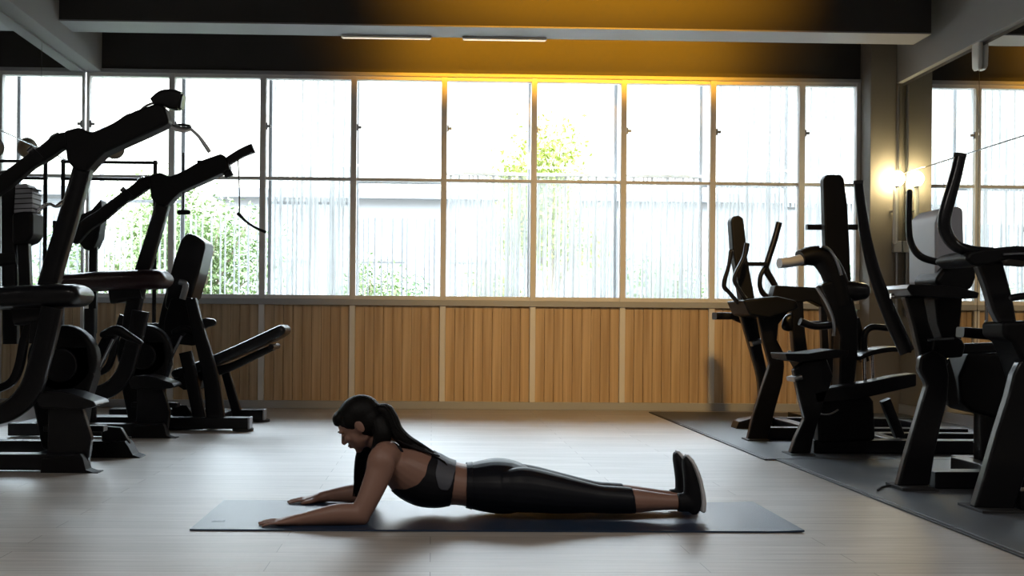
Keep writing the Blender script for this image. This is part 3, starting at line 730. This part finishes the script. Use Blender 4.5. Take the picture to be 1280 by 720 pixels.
t.box('base_rail', (XZ(955,545,7.5)[0], 7.46, .014), (3.9, 7.56, .10))
t.box('base_rail', (XZ(921,530,8.35)[0]+.12, 8.28, .014), (3.9, 8.38, .10))
t.plate('front_foot', [(917,534),(920,526),(938,521),(952,522),(962,528),(962,536),(917,536)], 8.33, .16, 'black', bevel=.006)
t.box('cross_rail', (2.75, 7.55, .016), (2.85, 8.3, .095))
t.box('cross_rail', (3.75, 7.55, .016), (3.85, 8.3, .095))
t.plate('leg_shoe', [(931,548),(958,548),(960,553),(930,553)], YA, .16, 'rubber', bevel=.003)

# E: tall padded tower behind
t = Thing('padded_tower', (3.5, 9.0, .012), 'tall dark pad tower with a crossbar standing before the last window bay', 'gym machine')
t.plate('back_pad', [(1027,224),(1031,219),(1048,219),(1053,224),(1057,256),(1060,310),(1062,362),(1032,362),(1029,300)], 9.0, .09, 'blackmatte', bevel=.015)
t.beam('crossbar', [(1008,284,7),(1071,284,7)], 9.08, .05, smoothp=False)
t.beam('tower_post', [(1046,340,18),(1046,420,18),(1046,512,18)], 9.1, .08)
xq = XZ(1046, 512, 9.1)[0]
t.box('tower_base', (xq-.35, 8.75, .013), (xq+.35, 9.35, .06))

# B: curved head machine
t = Thing('elliptical_trainer', (2.9, 6.9, .012), 'second farthest trainer on the right, curved hooded head and round roller pad', 'elliptical trainer', GRP)
YB = 6.7
t.beam('curved_hood', [(1000,323,20),(1012,320,24),(1026,322,27),(1038,336,28),(1046,356,29),(1052,382,30)], YB+.1, .17, 'blackmatte', box=False)
t.beam('hood_cap', [(974,329,13),(986,328,13),(1000,325,14),(1008,322,16)], YB+.1, .12, 'greyplastic', box=False, rounded=False, label='pale grey cap on the hood')
t.beam('hood_rim', [(1026,308,4),(1036,312,4),(1045,326,4),(1051,344,4)], YB+.02, .04, 'steel', box=False)
x0, z0 = XZ(1074, 363, YB)
bm = bmesh.new(); add_sweep(bm, round_rows([(x0-.085, YB+.1, z0, .066, .075), (x0, YB+.1, z0-.003, .067, .08), (x0+.05, YB+.1, z0-.003, .058, .07)], 4), n=28, power=3); mesh_obj('roller_pad', bm, M['vinyl'], t.root)
t.plate('neck', [(1022,356),(1040,350),(1062,372),(1068,398),(1068,440),(1064,480),(1044,490),(1046,420),(1036,390)], YB+.1, .13, 'black', bevel=.015)
t.beam('neck_trim', [(1020,358,4),(1034,380,4),(1042,402,4),(1042,420,4)], YB+.02, .03, 'steel', box=False)
t.beam('lower_arm', [(1068,398,10),(1074,425,11),(1080,452,11)], YB+.2, .06)
t.beam('cross_arm', [(1000,402,10),(1020,408,9),(1042,406,9)], YB+.1, .06, 'black', box=False)
t.plate('tray', [(972,441),(1000,441),(1034,436),(1050,438),(1048,445),(1004,450),(990,452),(974,449)], YB, .30, 'blackmatte', bevel=.006)
t.plate('front_leg', [(986,566),(992,548),(1004,523),(998,500),(993,478),(990,462),(1002,452),(1032,448),(1040,470),(1030,500),(1020,530),(1014,552),(1011,568)], YB-.06, .06, bevel=.012)
t.beam('leg_collar', [(988,474,6),(998,471,6)], YB-.06, .15, 'steel', smoothp=False)
t.plate('leg_shoe', [(983,566),(1013,566),(1015,571),(982,571)], YB-.06, .18, 'rubber', bevel=.003)
t.plate('slope_beam', [(1012,489),(1045,482),(1080,477),(1112,470),(1140,466),(1140,482),(1100,491),(1060,500),(1014,504)], YB-.02, .14, bevel=.012)
t.plate('flywheel_cover', [(1014,500),(1040,494),(1078,492),(1084,500),(1086,548),(1016,552)], YB+.05, .22, 'blackmatte', bevel=.02)
t.beam('cover_trim', [(1016,505,2.5),(1022,516,2.5),(1036,518,2.5),(1048,512,2.5)], YB-.065, .012, 'steel', box=False)
t.beam('strut', [(1106,500,12),(1114,520,12),(1124,545,12)], YB+.1, .06)
t.beam('loop_handle', [(1080,440,8),(1081,418,8),(1090,409,8),(1108,410,8),(1122,412,8)], YB+.15, .045, box=False)
t.beam('side_tray', [(1066,448,5),(1084,440,7),(1110,436,7),(1130,438,6)], YB+.1, .22, 'black')
t.beam('chrome_post', [(1080,444,5),(1081,480,5)], YB+.1, .03, 'chrome', box=False, smoothp=False)
t.beam('chrome_post', [(1090,444,5),(1091,478,5)], YB+.22, .03, 'chrome', box=False, smoothp=False)
t.box('base_rail', (XZ(1012,550,6.74)[0], 6.66, .016), (4.1, 6.78, .10))
t.box('base_rail', (XZ(1050,550,6.9)[0], 7.12, .016), (4.1, 7.22, .10))
t.box('cross_rail', (3.0, 6.75, .018), (3.1, 7.15, .10)); t.box('cross_rail', (3.95, 6.75, .018), (4.05, 7.15, .10))

# C: third machine
t = Thing('elliptical_trainer', (3.0, 5.5, .012), 'second nearest elliptical trainer on the right, long upright handle before the pillar', 'elliptical trainer', GRP)
YCc = 5.35
t.beam('long_handle', [(1073,228,11),(1076,256,12),(1082,296,14),(1091,334,16),(1104,372,18),(1120,410,20),(1134,440,20)], YCc-.05, .045, 'black', box=False)
t.beam('handle_cap', [(1073,226,12),(1073,230,12)], YCc-.05, .05, 'rubber', box=False, smoothp=False)
t.plate('front_leg', [(1119,608),(1128,574),(1140,534),(1150,500),(1156,481),(1146,462),(1148,446),(1166,438),(1180,446),(1184,470),(1182,500),(1174,530),(1166,566),(1160,606)], YCc-.1, .055, bevel=.014)
t.plate('leg_shoe', [(1117,606),(1154,606),(1163,608),(1162,612),(1118,612)], YCc-.1, .2, 'rubber', bevel=.003)
t.plate('lower_neck', [(1128,370),(1152,370),(1158,400),(1168,430),(1184,452),(1176,470),(1150,468),(1146,440),(1138,405)], YCc, .06, 'black', bevel=.014)
t.plate('upper_neck', [(1160,368),(1196,368),(1194,392),(1192,415),(1196,424),(1172,426),(1164,405)], YCc+.1, .14, 'blackmatte', bevel=.014)
t.plate('console_tray', [(1114,362),(1118,357),(1160,358),(1184,362),(1202,367),(1200,374),(1160,374),(1120,371)], YCc+.05, .36, 'black', bevel=.006)
t.plate('console', [(1186,328),(1196,322),(1204,330),(1205,348),(1200,362),(1186,366),(1160,360),(1154,352),(1170,330)], YCc+.12, .26, 'blackmatte', bevel=.02)
t.plate('display_back', [(1152,282),(1156,270),(1166,263),(1180,262),(1186,264),(1188,340),(1180,356),(1152,356)], YCc+.2, .32, 'greyplastic', bevel=.02, label='light grey rounded back of the display')
t.beam('curved_handle', [(1137,240,7),(1136,280,7),(1139,304,8),(1150,320,9),(1170,327,9),(1190,328,9)], YCc-.05, .035, 'black', box=False, rounded=True)
t.beam('bearing_arm', [(1176,450,16),(1184,478,16),(1188,505,14)], YCc+.15, .08)
t.plate('pivot_head', [(1158,424),(1192,422),(1198,432),(1194,446),(1168,448),(1156,436)], YCc, .16, 'black', bevel=.012)
t.beam('pivot_cap', [(1160,425,3),(1192,423,3)], YCc-.075, .012, 'steel', box=False, smoothp=False)
t.beam('chrome_bolt', [(1113,370,7),(1117,370,7)], YCc-.16, .02, 'chrome', box=False, smoothp=False)
t.beam('pedal_arm', [(1196,436,13),(1220,435,13),(1248,434,13)], YCc+.05, .06)
t.plate('flywheel_cover', [(1184,470),(1196,440),(1240,440),(1300,450),(1300,520),(1250,524),(1200,512),(1186,500)], YCc+.35, .26, 'blackmatte', bevel=.02)
t.box('base_rail', (XZ(1160,597,5.3)[0], 5.22, .016), (4.0, 5.34, .10))
t.box('base_rail', (XZ(1190,597,5.9)[0], 5.82, .016), (4.0, 5.92, .10))
t.box('cross_rail', (2.95, 5.32, .02), (3.05, 5.84, .10)); t.box('cross_rail', (3.8, 5.32, .02), (3.9, 5.84, .10))
t.beam('cover_post', [(1240,515,40),(1240,575,40)], YCc+.4, .10, smoothp=False)

# D: nearest machine
t = Thing('elliptical_trainer', (2.75, 4.85, .012), 'nearest elliptical trainer at the right picture edge, thick upright handle and heavy leg', 'elliptical trainer', GRP)
YD = 4.75
t.beam('upright_handle', [(1200,196,14),(1194,222,15),(1186,250,16),(1180,276,16),(1184,294,16),(1196,308,15),(1216,314,14),(1240,316,14)], YD-.05, .052, 'vinyl', box=False)
t.beam('handle_cap', [(1200.5,192.5,15),(1199.5,197,15)], YD-.05, .058, 'rubber', box=False, smoothp=False)
t.plate('console', [(1186,326),(1192,318),(1208,314),(1250,310),(1300,314),(1300,332),(1270,330),(1240,326),(1214,334),(1196,334)], YD+.02, .30, 'blackmatte', bevel=.014)
t.beam('console_trim', [(1254,318,3),(1280,317,3),(1300,320,3)], YD-.14, .012, 'steel', box=False)
t.plate('neck', [(1216,326),(1250,326),(1262,370),(1268,404),(1246,406),(1238,390),(1228,358)], YD+.02, .06, 'black', bevel=.016)
t.plate('body', [(1240,402),(1300,400),(1320,460),(1320,520),(1290,520),(1272,480),(1262,450),(1252,428),(1240,420)], YD+.06, .20, 'blackmatte', bevel=.02)
t.plate('front_leg', [(1214,634),(1228,588),(1242,540),(1256,496),(1263,468),(1272,450),(1300,450),(1302,500),(1292,540),(1276,600),(1264,637)], YD-.1, .06, bevel=.014)
t.plate('leg_shoe', [(1212,633),(1266,634),(1270,638),(1268,642),(1212,640)], YD-.1, .22, 'rubber', bevel=.003)
t.beam('side_grip', [(1266,372,9),(1280,370,9),(1300,368,9)], YD-.1, .04, 'vinyl', rounded=True, box=False)
t.beam('white_handle', [(1232,352,3),(1233,400,4),(1231,420,4)], YD+.35, .02, 'chrome', box=False)
t.beam('pedal_lever', [(1200,415,13),(1238,418,14),(1270,420,14)], YD+.3, .08)
t.box('base_rail', (XZ(1262,624,4.7)[0], 4.61, .016), (4.0, 4.73, .10))
t.box('base_rail', (XZ(1272,600,5.0)[0], 5.00, .016), (4.0, 5.08, .10))
t.box('cross_rail', (3.1, 4.72, .02), (3.2, 5.02, .10))

# dark round ball/step behind
p0 = fl(1097, 612, .02); p1 = fl(1122, 607, .02)
bm = bmesh.new()
pts = [fl(1097,612.5,.018), fl(1103,608.5,.018), fl(1114,607,.018), fl(1124,607.5,.018)]
add_sweep(bm, round_rows(catmull([(*p, .005, .005) for p in pts], 6)), n=8, ref=Vector((0, 0, 1)))
tag(mesh_obj('power_cable', bm, M['rubber'], origin=pts[0]), 'short black cable end by the foot of the second nearest trainer', 'cable')
bm = bmesh.new()
pts = [fl(1180,520,.02), fl(1200,523,.02), fl(1218,527,.02), fl(1240,527,.02), fl(1262,522,.02)]
add_sweep(bm, round_rows(catmull([(*p, .006, .006) for p in pts], 6)), n=8, ref=Vector((0, 0, 1)))
add_sweep(bm, round_rows([(*fl(1216,526.5,.026), .014, .012), (*fl(1234,531,.026), .014, .012)]), n=12, ref=Vector((0, 0, 1)))
tag(mesh_obj('power_cable', bm, M['rubber'], origin=pts[0]), 'black cable with plug lying between two trainers on the right', 'cable')

# ------------------------------------------------------------------ the woman
def to_mesh_remesh(name, bm, mat, parent, voxel, smooth_it=8, fac=.5, extra=None):
    bmesh.ops.recalc_face_normals(bm, faces=bm.faces)
    me = bpy.data.meshes.new('tmp'); bm.to_mesh(me); bm.free()
    o = bpy.data.objects.new('tmp', me); C.objects.link(o)
    m = o.modifiers.new('r', 'REMESH'); m.mode = 'VOXEL'; m.voxel_size = voxel; m.use_smooth_shade = True
    s = o.modifiers.new('s', 'SMOOTH'); s.iterations = smooth_it; s.factor = fac
    dg = bpy.context.evaluated_depsgraph_get(); dg.update()
    me2 = bpy.data.meshes.new_from_object(o.evaluated_get(dg)); me2.name = name
    bpy.data.objects.remove(o, do_unlink=True)
    off = parent_world(parent); me2.transform(Matrix.Translation(-off))
    me2.materials.clear(); me2.materials.append(mat)
    for p in me2.polygons: p.use_smooth = True
    o2 = bpy.data.objects.new(name, me2); C.objects.link(o2); o2.parent = parent
    return o2
S45 = 4.5
def rows_px(lst, grow=0.0):
    """(px, py, Y, half height px, half depth m) -> sweep rows"""
    out = []
    for (a, b, Y, h, d) in lst:
        q = at(a, b, Y); out.append((q.x, q.y, q.z, h*Y/FPX+grow, d+grow))
    return out
def limb(bm, lst, grow=0, n=20, k=5, caps=True, rounded=True, power=2.0):
    r = catmull(rows_px(lst, grow), k)
    if rounded: r = round_rows(r)
    add_sweep(bm, r, n=n, power=power)
YNr, YFr = 4.39, 4.61      # near and far leg
torso = [(486,566,4.5,18,.100),(497,576,4.5,27,.150),(512,587,4.5,34,.152),(530,597,4.5,35,.142),(548,602,4.5,32,.132),(566,604,4.5,27,.122),(582,606,4.5,26,.124),(600,607,4.5,30,.146),(622,607,4.5,33,.168),(642,609,4.5,31,.168),(660,613,4.5,24,.14)]
def leg(Y, dx=0, dyp=0):
    s = 1
    return [(634+dx,611+dyp,Y,23,.064),(648+dx,612+dyp,Y,27,.080),(666+dx,613+dyp,Y,26.5,.086),(700+dx,618+dyp,Y,23,.074),(735+dx,622+dyp,Y,18,.058),(752+dx,624+dyp,Y,16.5,.053),(775+dx,625+dyp,Y,16,.056),(798+dx,626+dyp,Y,14.5,.052),(826+dx,627+dyp,Y,11,.038),(848+dx,628+dyp,Y,9.5,.031),(862+dx,628+dyp,Y,11,.032)]
def leg_far(Y): return [(a, b-5 if a > 640 else b, Y_, h*.96, d) for (a, b, Y_, h, d) in leg(Y, -4, 0)]
wroot = empty('person', (.3, 4.5, .0075), 'woman in black sportswear lying face down propped on her forearms on the mat', 'person')
bm = bmesh.new()
limb(bm, torso, n=28)
limb(bm, leg(YNr)); limb(bm, leg_far(YFr))
# neck
limb(bm, [(500,572,4.5,17,.06),(487,560,4.5,16,.058),(474,549,4.5,15.5,.053),(460,540,4.5,16,.052)], n=20)
# trapezius/shoulder masses
limb(bm, [(492,566,4.56,13,.05),(486,566,4.44,15,.055),(480,569,4.36,17,.05)])
limb(bm, [(492,566,4.46,13,.05),(486,562,4.58,15,.05),(480,564,4.66,15,.05)])
# near arm
limb(bm, [(488,574,4.38,17,.045),(479,574,4.335,19,.048),(474,590,4.32,17,.046),(467,608,4.30,15.5,.043),(459,626,4.28,14,.040),(450,642,4.265,13.5,.038)], n=20)
limb(bm, [(452,644,4.265,13,.036),(440,643,4.26,14,.040),(422,643,4.25,13.5,.041),(400,646,4.245,11,.034),(380,649,4.24,8.2,.026),(370,650.5,4.24,7.8,.027)], n=20)
# far arm
limb(bm, [(488,568,4.60,16,.045),(480,566,4.67,17,.046),(472,582,4.70,15,.044),(465,600,4.73,14,.040),(458,616,4.76,12,.037)], n=20)
limb(bm, [(460,617,4.765,11.5,.035),(445,617,4.77,12,.038),(428,618,4.775,10,.034),(410,620,4.78,7.5,.026),(402,621.5,4.78,7,.026)], n=20)
# hands (palm + five fingers)
def hand(bm, wx, wy, Y, s, sign):
    """wrist pixel, s: pixel scale; fingers point to -x, thumb on the inner side (sign: +1 inner is +y)"""
    q = at(wx, wy, Y); o = Vector((q.x, Y, 0)); zt = .0035
    add_sweep(bm, round_rows(catmull([(o.x+.01, o.y, q.z, .022, .027), (o.x-.025, o.y, zt+.023, .021, .036), (o.x-.055, o.y, zt+.019, .0165, .041), (o.x-.078, o.y-.002, zt+.017, .0125, .040)], 4)), n=20)
    specs = [(-.034, .058, .0068, -.26), (-.0125, .071, .0076, -.09), (.0115, .077, .0078, .06), (.034, .070, .0077, .22)]
    for (dy, L, r, sp) in specs:
        dy *= -sign*-1; sp *= sign
        b = Vector((o.x-.072, o.y+dy, zt+.0165)); L *= 1.12; pts = []
        for k, (f, h) in enumerate(((0, 0), (.33, .002), (.62, -.001), (.85, -.0045), (1.0, -.0075))):
            pts.append((b.x-L*f*math.cos(sp), b.y+L*f*math.sin(sp), b.z+h, r*(1-.22*f), r*(1-.18*f)))
        add_sweep(bm, round_rows(catmull(pts, 4)), n=12)
    # thumb
    b = Vector((o.x-.022, o.y+sign*.026, zt+.020))
    pts = [(b.x, b.y, b.z, .012, .012), (b.x-.022, b.y+sign*.020, b.z-.003, .0112, .0112), (b.x-.046, b.y+sign*.032, b.z-.006, .0098, .0098), (b.x-.066, b.y+sign*.037, b.z-.0095, .0082, .0082)]
    add_sweep(bm, round_rows(catmull(pts, 4)), n=12)
hand(bm, 372, 650, 4.24, 1, 1)
hand(bm, 404, 621.5, 4.78, 1, -1)
# head
HC = at(449, 528, 4.49); TH = math.radians(34)
F = Vector((-math.cos(TH), 0, -math.sin(TH))); U = Vector((-math.sin(TH), 0, math.cos(TH))); SD = Vector((0, -1, 0))
# slight turn of the face towards the viewer
tw = Matrix.Rotation(math.radians(-7), 3, U); F = tw @ F; SD = tw @ SD
R3 = Matrix((F, SD, U)).transposed()
def hp(f, s, u): return HC+F*f+SD*s+U*u
def hell(bm, c, r, u=20, v=12): add_ell(bm, hp(*c), r[0], r[1], r[2], R3, u, v)
hell(bm, (-.004, 0, .014), (.094, .074, .088), 28, 18)
hell(bm, (.032, 0, -.030), (.057, .062, .075), 24, 16)
hell(bm, (.040, 0, -.066), (.046, .048, .038))
hell(bm, (.066, 0, -.098), (.018, .020, .014))
hell(bm, (.010, 0, -.062), (.055, .055, .036))
for s in (-1, 1):
    hell(bm, (.062, s*.034, -.030), (.024, .022, .020))      # cheekbone
    hell(bm, (.076, s*.028, .010), (.018, .026, .010))       # brow
    hell(bm, (-.010, s*.076, -.012), (.019, .008, .031))     # ear
    hell(bm, (.095, s*.012, -.040), (.010, .008, .007))      # nostril wing
add_sweep(bm, round_rows(catmull([(*hp(.083, 0, .006), .008, .009), (*hp(.094, 0, -.014), .008, .008), (*hp(.107, 0, -.034), .009, .009), (*hp(.104, 0, -.041), .009, .010)], 4)), n=12, ref=SD)
hell(bm, (.086, 0, -.060), (.012, .022, .007)); hell(bm, (.083, 0, -.070), (.012, .019, .0075))
body = to_mesh_remesh('body', bm, M['skin'], wroot, .0042, 6, .5)
# lips, eyes
bm = bmesh.new(); hell(bm, (.0905, 0, -.0605), (.009, .019, .0042)); hell(bm, (.0885, 0, -.0685), (.009, .016, .005)); mesh_obj('lips', bm, M['lip'], wroot)
for s in (-1, 1):
    bm = bmesh.new(); hell(bm, (.0815, s*.030, -.008), (.009, .0145, .0075)); e = mesh_obj('eyelid', bm, M['skin'], wroot)
    bm = bmesh.new(); add_sweep(bm, catmull([(*hp(.089, s*.016, -.013), .0012, .0022), (*hp(.0935, s*.029, -.0155), .0018, .003), (*hp(.084, s*.045, -.011), .0012, .0022)], 4), n=8, ref=SD); mesh_obj('lashes', bm, M['eye'], e)
    bm = bmesh.new(); add_sweep(bm, catmull([(*hp(.094, s*.013, .010), .0022, .003), (*hp(.092, s*.030, .0165), .0024, .003), (*hp(.078, s*.050, .010), .0015, .002)], 4), n=8, ref=SD); mesh_obj('eyebrow', bm, M['hair'], wroot)
# hair
bm = bmesh.new()
hell(bm, (-.016, 0, .026), (.100, .082, .086), 28, 18)
hell(bm, (-.038, 0, -.010), (.074, .079, .080), 24, 16)
hell(bm, (.050, 0, .060), (.044, .060, .034), 20, 12); hell(bm, (.074, 0, .052), (.022, .046, .020), 16, 10)
hell(bm, (-.060, 0, .020), (.056, .060, .060))
for s in (-1, 1): hell(bm, (.012, s*.060, .030), (.034, .022, .038))
hair = to_mesh_remesh('hair', bm, M['hair'], wroot, .0045, 4, .5)
# hairline cut is natural because the cap sits behind the face; ponytail and loose strands
def strand(name, pts, mat='hair', par=None, n=14, ref=Vector((0, 1, 0))):
    bm = bmesh.new()
    add_sweep(bm, round_rows(catmull(rows_px(pts), 6)), n=n, ref=ref); return mesh_obj(name, bm, M[mat], par or wroot)
strand('hair_tie', [(468,517,4.48,9,.030),(473,514,4.48,9.5,.031),(478,512,4.48,8,.028)])
bm = bmesh.new(); rng = random.Random(5)
base = [(470,515,4.48),(481,513,4.46),(489,523,4.45),(495,538,4.44),(507,551,4.44),(524,561,4.46),(548,571,4.48)]
wid = [6, 9, 9, 9, 9, 8, 3]
limb(bm, [(a, b, Y, w, .030 if i < 5 else .018) for i, ((a, b, Y), w) in enumerate(zip(base, wid))])
for k in range(26):
    ph = rng.uniform(0, 6.28); am = rng.uniform(.5, 1.0); ln = rng.randint(5, 7)
    lst = []
    for i, ((a, b, Y), w) in enumerate(zip(base[:ln], wid)):
        lst.append((a+math.sin(ph)*w*am*.5, b-abs(math.cos(ph))*w*am*.75*(1 if k % 3 else -1), Y+math.cos(ph)*.035*am*(w/9), 1.6, .005))
    limb(bm, lst, n=7, k=4)
for o_ in (mesh_obj('ponytail', bm, M['hair'], wroot),): pass
bm = bmesh.new()
limb(bm, [(474,528,4.44,12,.035),(478,545,4.42,12,.036),(472,560,4.44,8,.03)])          # hair at the nape
limb(bm, [(462,545,4.56,10,.03),(452,572,4.60,8,.028),(449,600,4.63,7,.022),(447,618,4.64,4,.012)])   # hair falling on the far side
for k in range(12):
    a = rng.uniform(-6, 6); limb(bm, [(462+a*.5,545,4.54+a*.004,2,.006),(452+a,575,4.58+a*.005,1.8,.006),(448+a,604,4.62+a*.004,1.4,.004),(447+a*1.2,620,4.63,.8,.003)], n=6, k=4)
mesh_obj('loose_hair', bm, M['hair'], wroot)
bm = bmesh.new()
for k in range(10):
    a = k*1.6; limb(bm, [(500+a,549+a*.35,4.43,1.2,.003),(520+a,560+a*.3,4.42,1.2,.003),(540+a*.6,568+a*.4,4.42,.9,.003),(556+a*.2,577+a*.3,4.41,.5,.002)], n=6, k=4)
mesh_obj('hair_strands', bm, M['hair'], wroot)
# garments follow the body: offset shells of the covered part of its surface
def inpoly(x, y, poly):
    c = False; n = len(poly)
    for i in range(n):
        x1, y1 = poly[i]; x2, y2 = poly[i-1]
        if (y1 > y) != (y2 > y) and x < (x2-x1)*(y-y1)/(y2-y1)+x1: c = not c
    return c
def garment(name, poly, mat, off, ylim=1.0, thick=.0025):
    pw = [at(a, b, 4.5) for a, b in poly]; pw = [(q.x, q.z) for q in pw]
    bm = bmesh.new(); bm.from_mesh(body.data); ro = parent_world(wroot)
    kill = [v for v in bm.verts if not (abs(v.co.y+ro.y-4.5) < ylim and inpoly(v.co.x+ro.x, v.co.z+ro.z, pw))]
    bmesh.ops.delete(bm, geom=kill, context='VERTS')
    bm.normal_update()
    for v in bm.verts: v.co += v.normal*off
    for _ in range(14):
        new = {}
        for v in bm.verts:
            if v.is_boundary:
                nb = [e.other_vert(v) for e in v.link_edges if e.is_boundary]
                if len(nb) == 2: new[v] = (nb[0].co+nb[1].co)*.25+v.co*.5
        for v, c_ in new.items(): v.co = c_
    me = bpy.data.meshes.new(name); bm.to_mesh(me); bm.free(); me.materials.append(mat)
    for p in me.polygons: p.use_smooth = True
    o = bpy.data.objects.new(name, me); C.objects.link(o); o.parent = wroot
    m = o.modifiers.new('solid', 'SOLIDIFY'); m.thickness = thick; m.offset = 1
    return o
garment('leggings', [(584,540),(582,660),(792,660),(776,560)], M['legging'], .0015)
garment('waistband', [(583,540),(581,660),(590,660),(592,540)], M['legging'], .0045)
garment('sports_top', [(484,650),(488,614),(494,606),(508,605),(522,599),(531,588),(535,574),(543,562),(552,555),(573,560),(569,585),(560,650)], M['bra'], .0015, .175)
mb = garment('mesh_band', [(543,588),(549,560),(573,560),(569,585),(563,604),(558,608),(548,606)], M['mesh'], .0045, .175); mb['label'] = 'grey mesh band around the lower edge of the top'
for s, Yq in ((1, 4.40), (-1, 4.60)):
    bm = bmesh.new(); add_sweep(bm, round_rows(catmull(rows_px([(508,585,Yq,2.2,.008),(503,566,Yq,2.2,.008),(494,556,Yq+s*.01,2.2,.008),(484,556,Yq-s*0,2.2,.008),(474,572,Yq-s*.03,2.2,.008)]), 6)), n=8); mesh_obj('strap', bm, M['bra'], wroot)
for k in range(3):
    bm = bmesh.new(); add_sweep(bm, round_rows(catmull(rows_px([(498+k*5,551+k*2.6,4.40+k*.02,1.1,.004),(518+k*4,560+k*2,4.41+k*.02,1.1,.004),(549,570,4.42+k*.02,1.1,.004)]), 6)), n=8); mesh_obj('back_strap', bm, M['bra'], wroot)
# shoes: foot upright, heel resting low and toes up, as in the photograph
def shoe(Y, dx, dyp, tilt):
    def q(a, b): return (a+dx+(630-b)*tilt, b+dyp)
    bm = bmesh.new()
    limb(bm, [(*q(866,636), Y, 7.5, .030), (*q(866,628), Y, 11.5, .034), (*q(866,616), Y, 11.5, .036), (*q(865,603), Y, 9.5, .040), (*q(863,590), Y, 7.5, .043), (*q(861,579), Y, 6, .038), (*q(860,574), Y, 4.5, .028)], n=24)
    limb(bm, [(*q(846,628), Y, 11.5, .036), (*q(856,628), Y, 12, .036), (*q(866,628), Y, 10, .034)], n=20, rounded=False)
    up_ = to_mesh_remesh('shoe', bm, M['shoe'], wroot, .004, 4, .5)
    bm = bmesh.new()
    add_sweep(bm, round_rows(catmull(rows_px([(*q(876.5,637), Y, 3.4, .030), (*q(877.5,624), Y, 3.4, .036), (*q(876,608), Y, 3.0, .036), (*q(872.5,592), Y, 2.8, .044), (*q(867,577), Y, 2.6, .038), (*q(862,570), Y, 2.4, .024)]), 5)), n=18, power=3)
    so = mesh_obj('sole', bm, M['sole'], up_); so['label'] = 'white rubber sole'
    bm = bmesh.new()
    for k in range(5):
        a, b = q(857.5-k*.2, 616-k*6.5); p_ = at(a, b, Y)
        add_sweep(bm, round_rows([(p_.x+.004, Y-.024, p_.z, .003, .003), (p_.x-.001, Y, p_.z, .003, .003), (p_.x+.004, Y+.024, p_.z, .003, .003)]), n=8, ref=Vector((0, 0, 1)))
    mesh_obj('laces', bm, M['blackmatte'], up_)
shoe(YNr-.01, 1, 0, -.07)
shoe(YFr+.01, -9, -5, -.10)
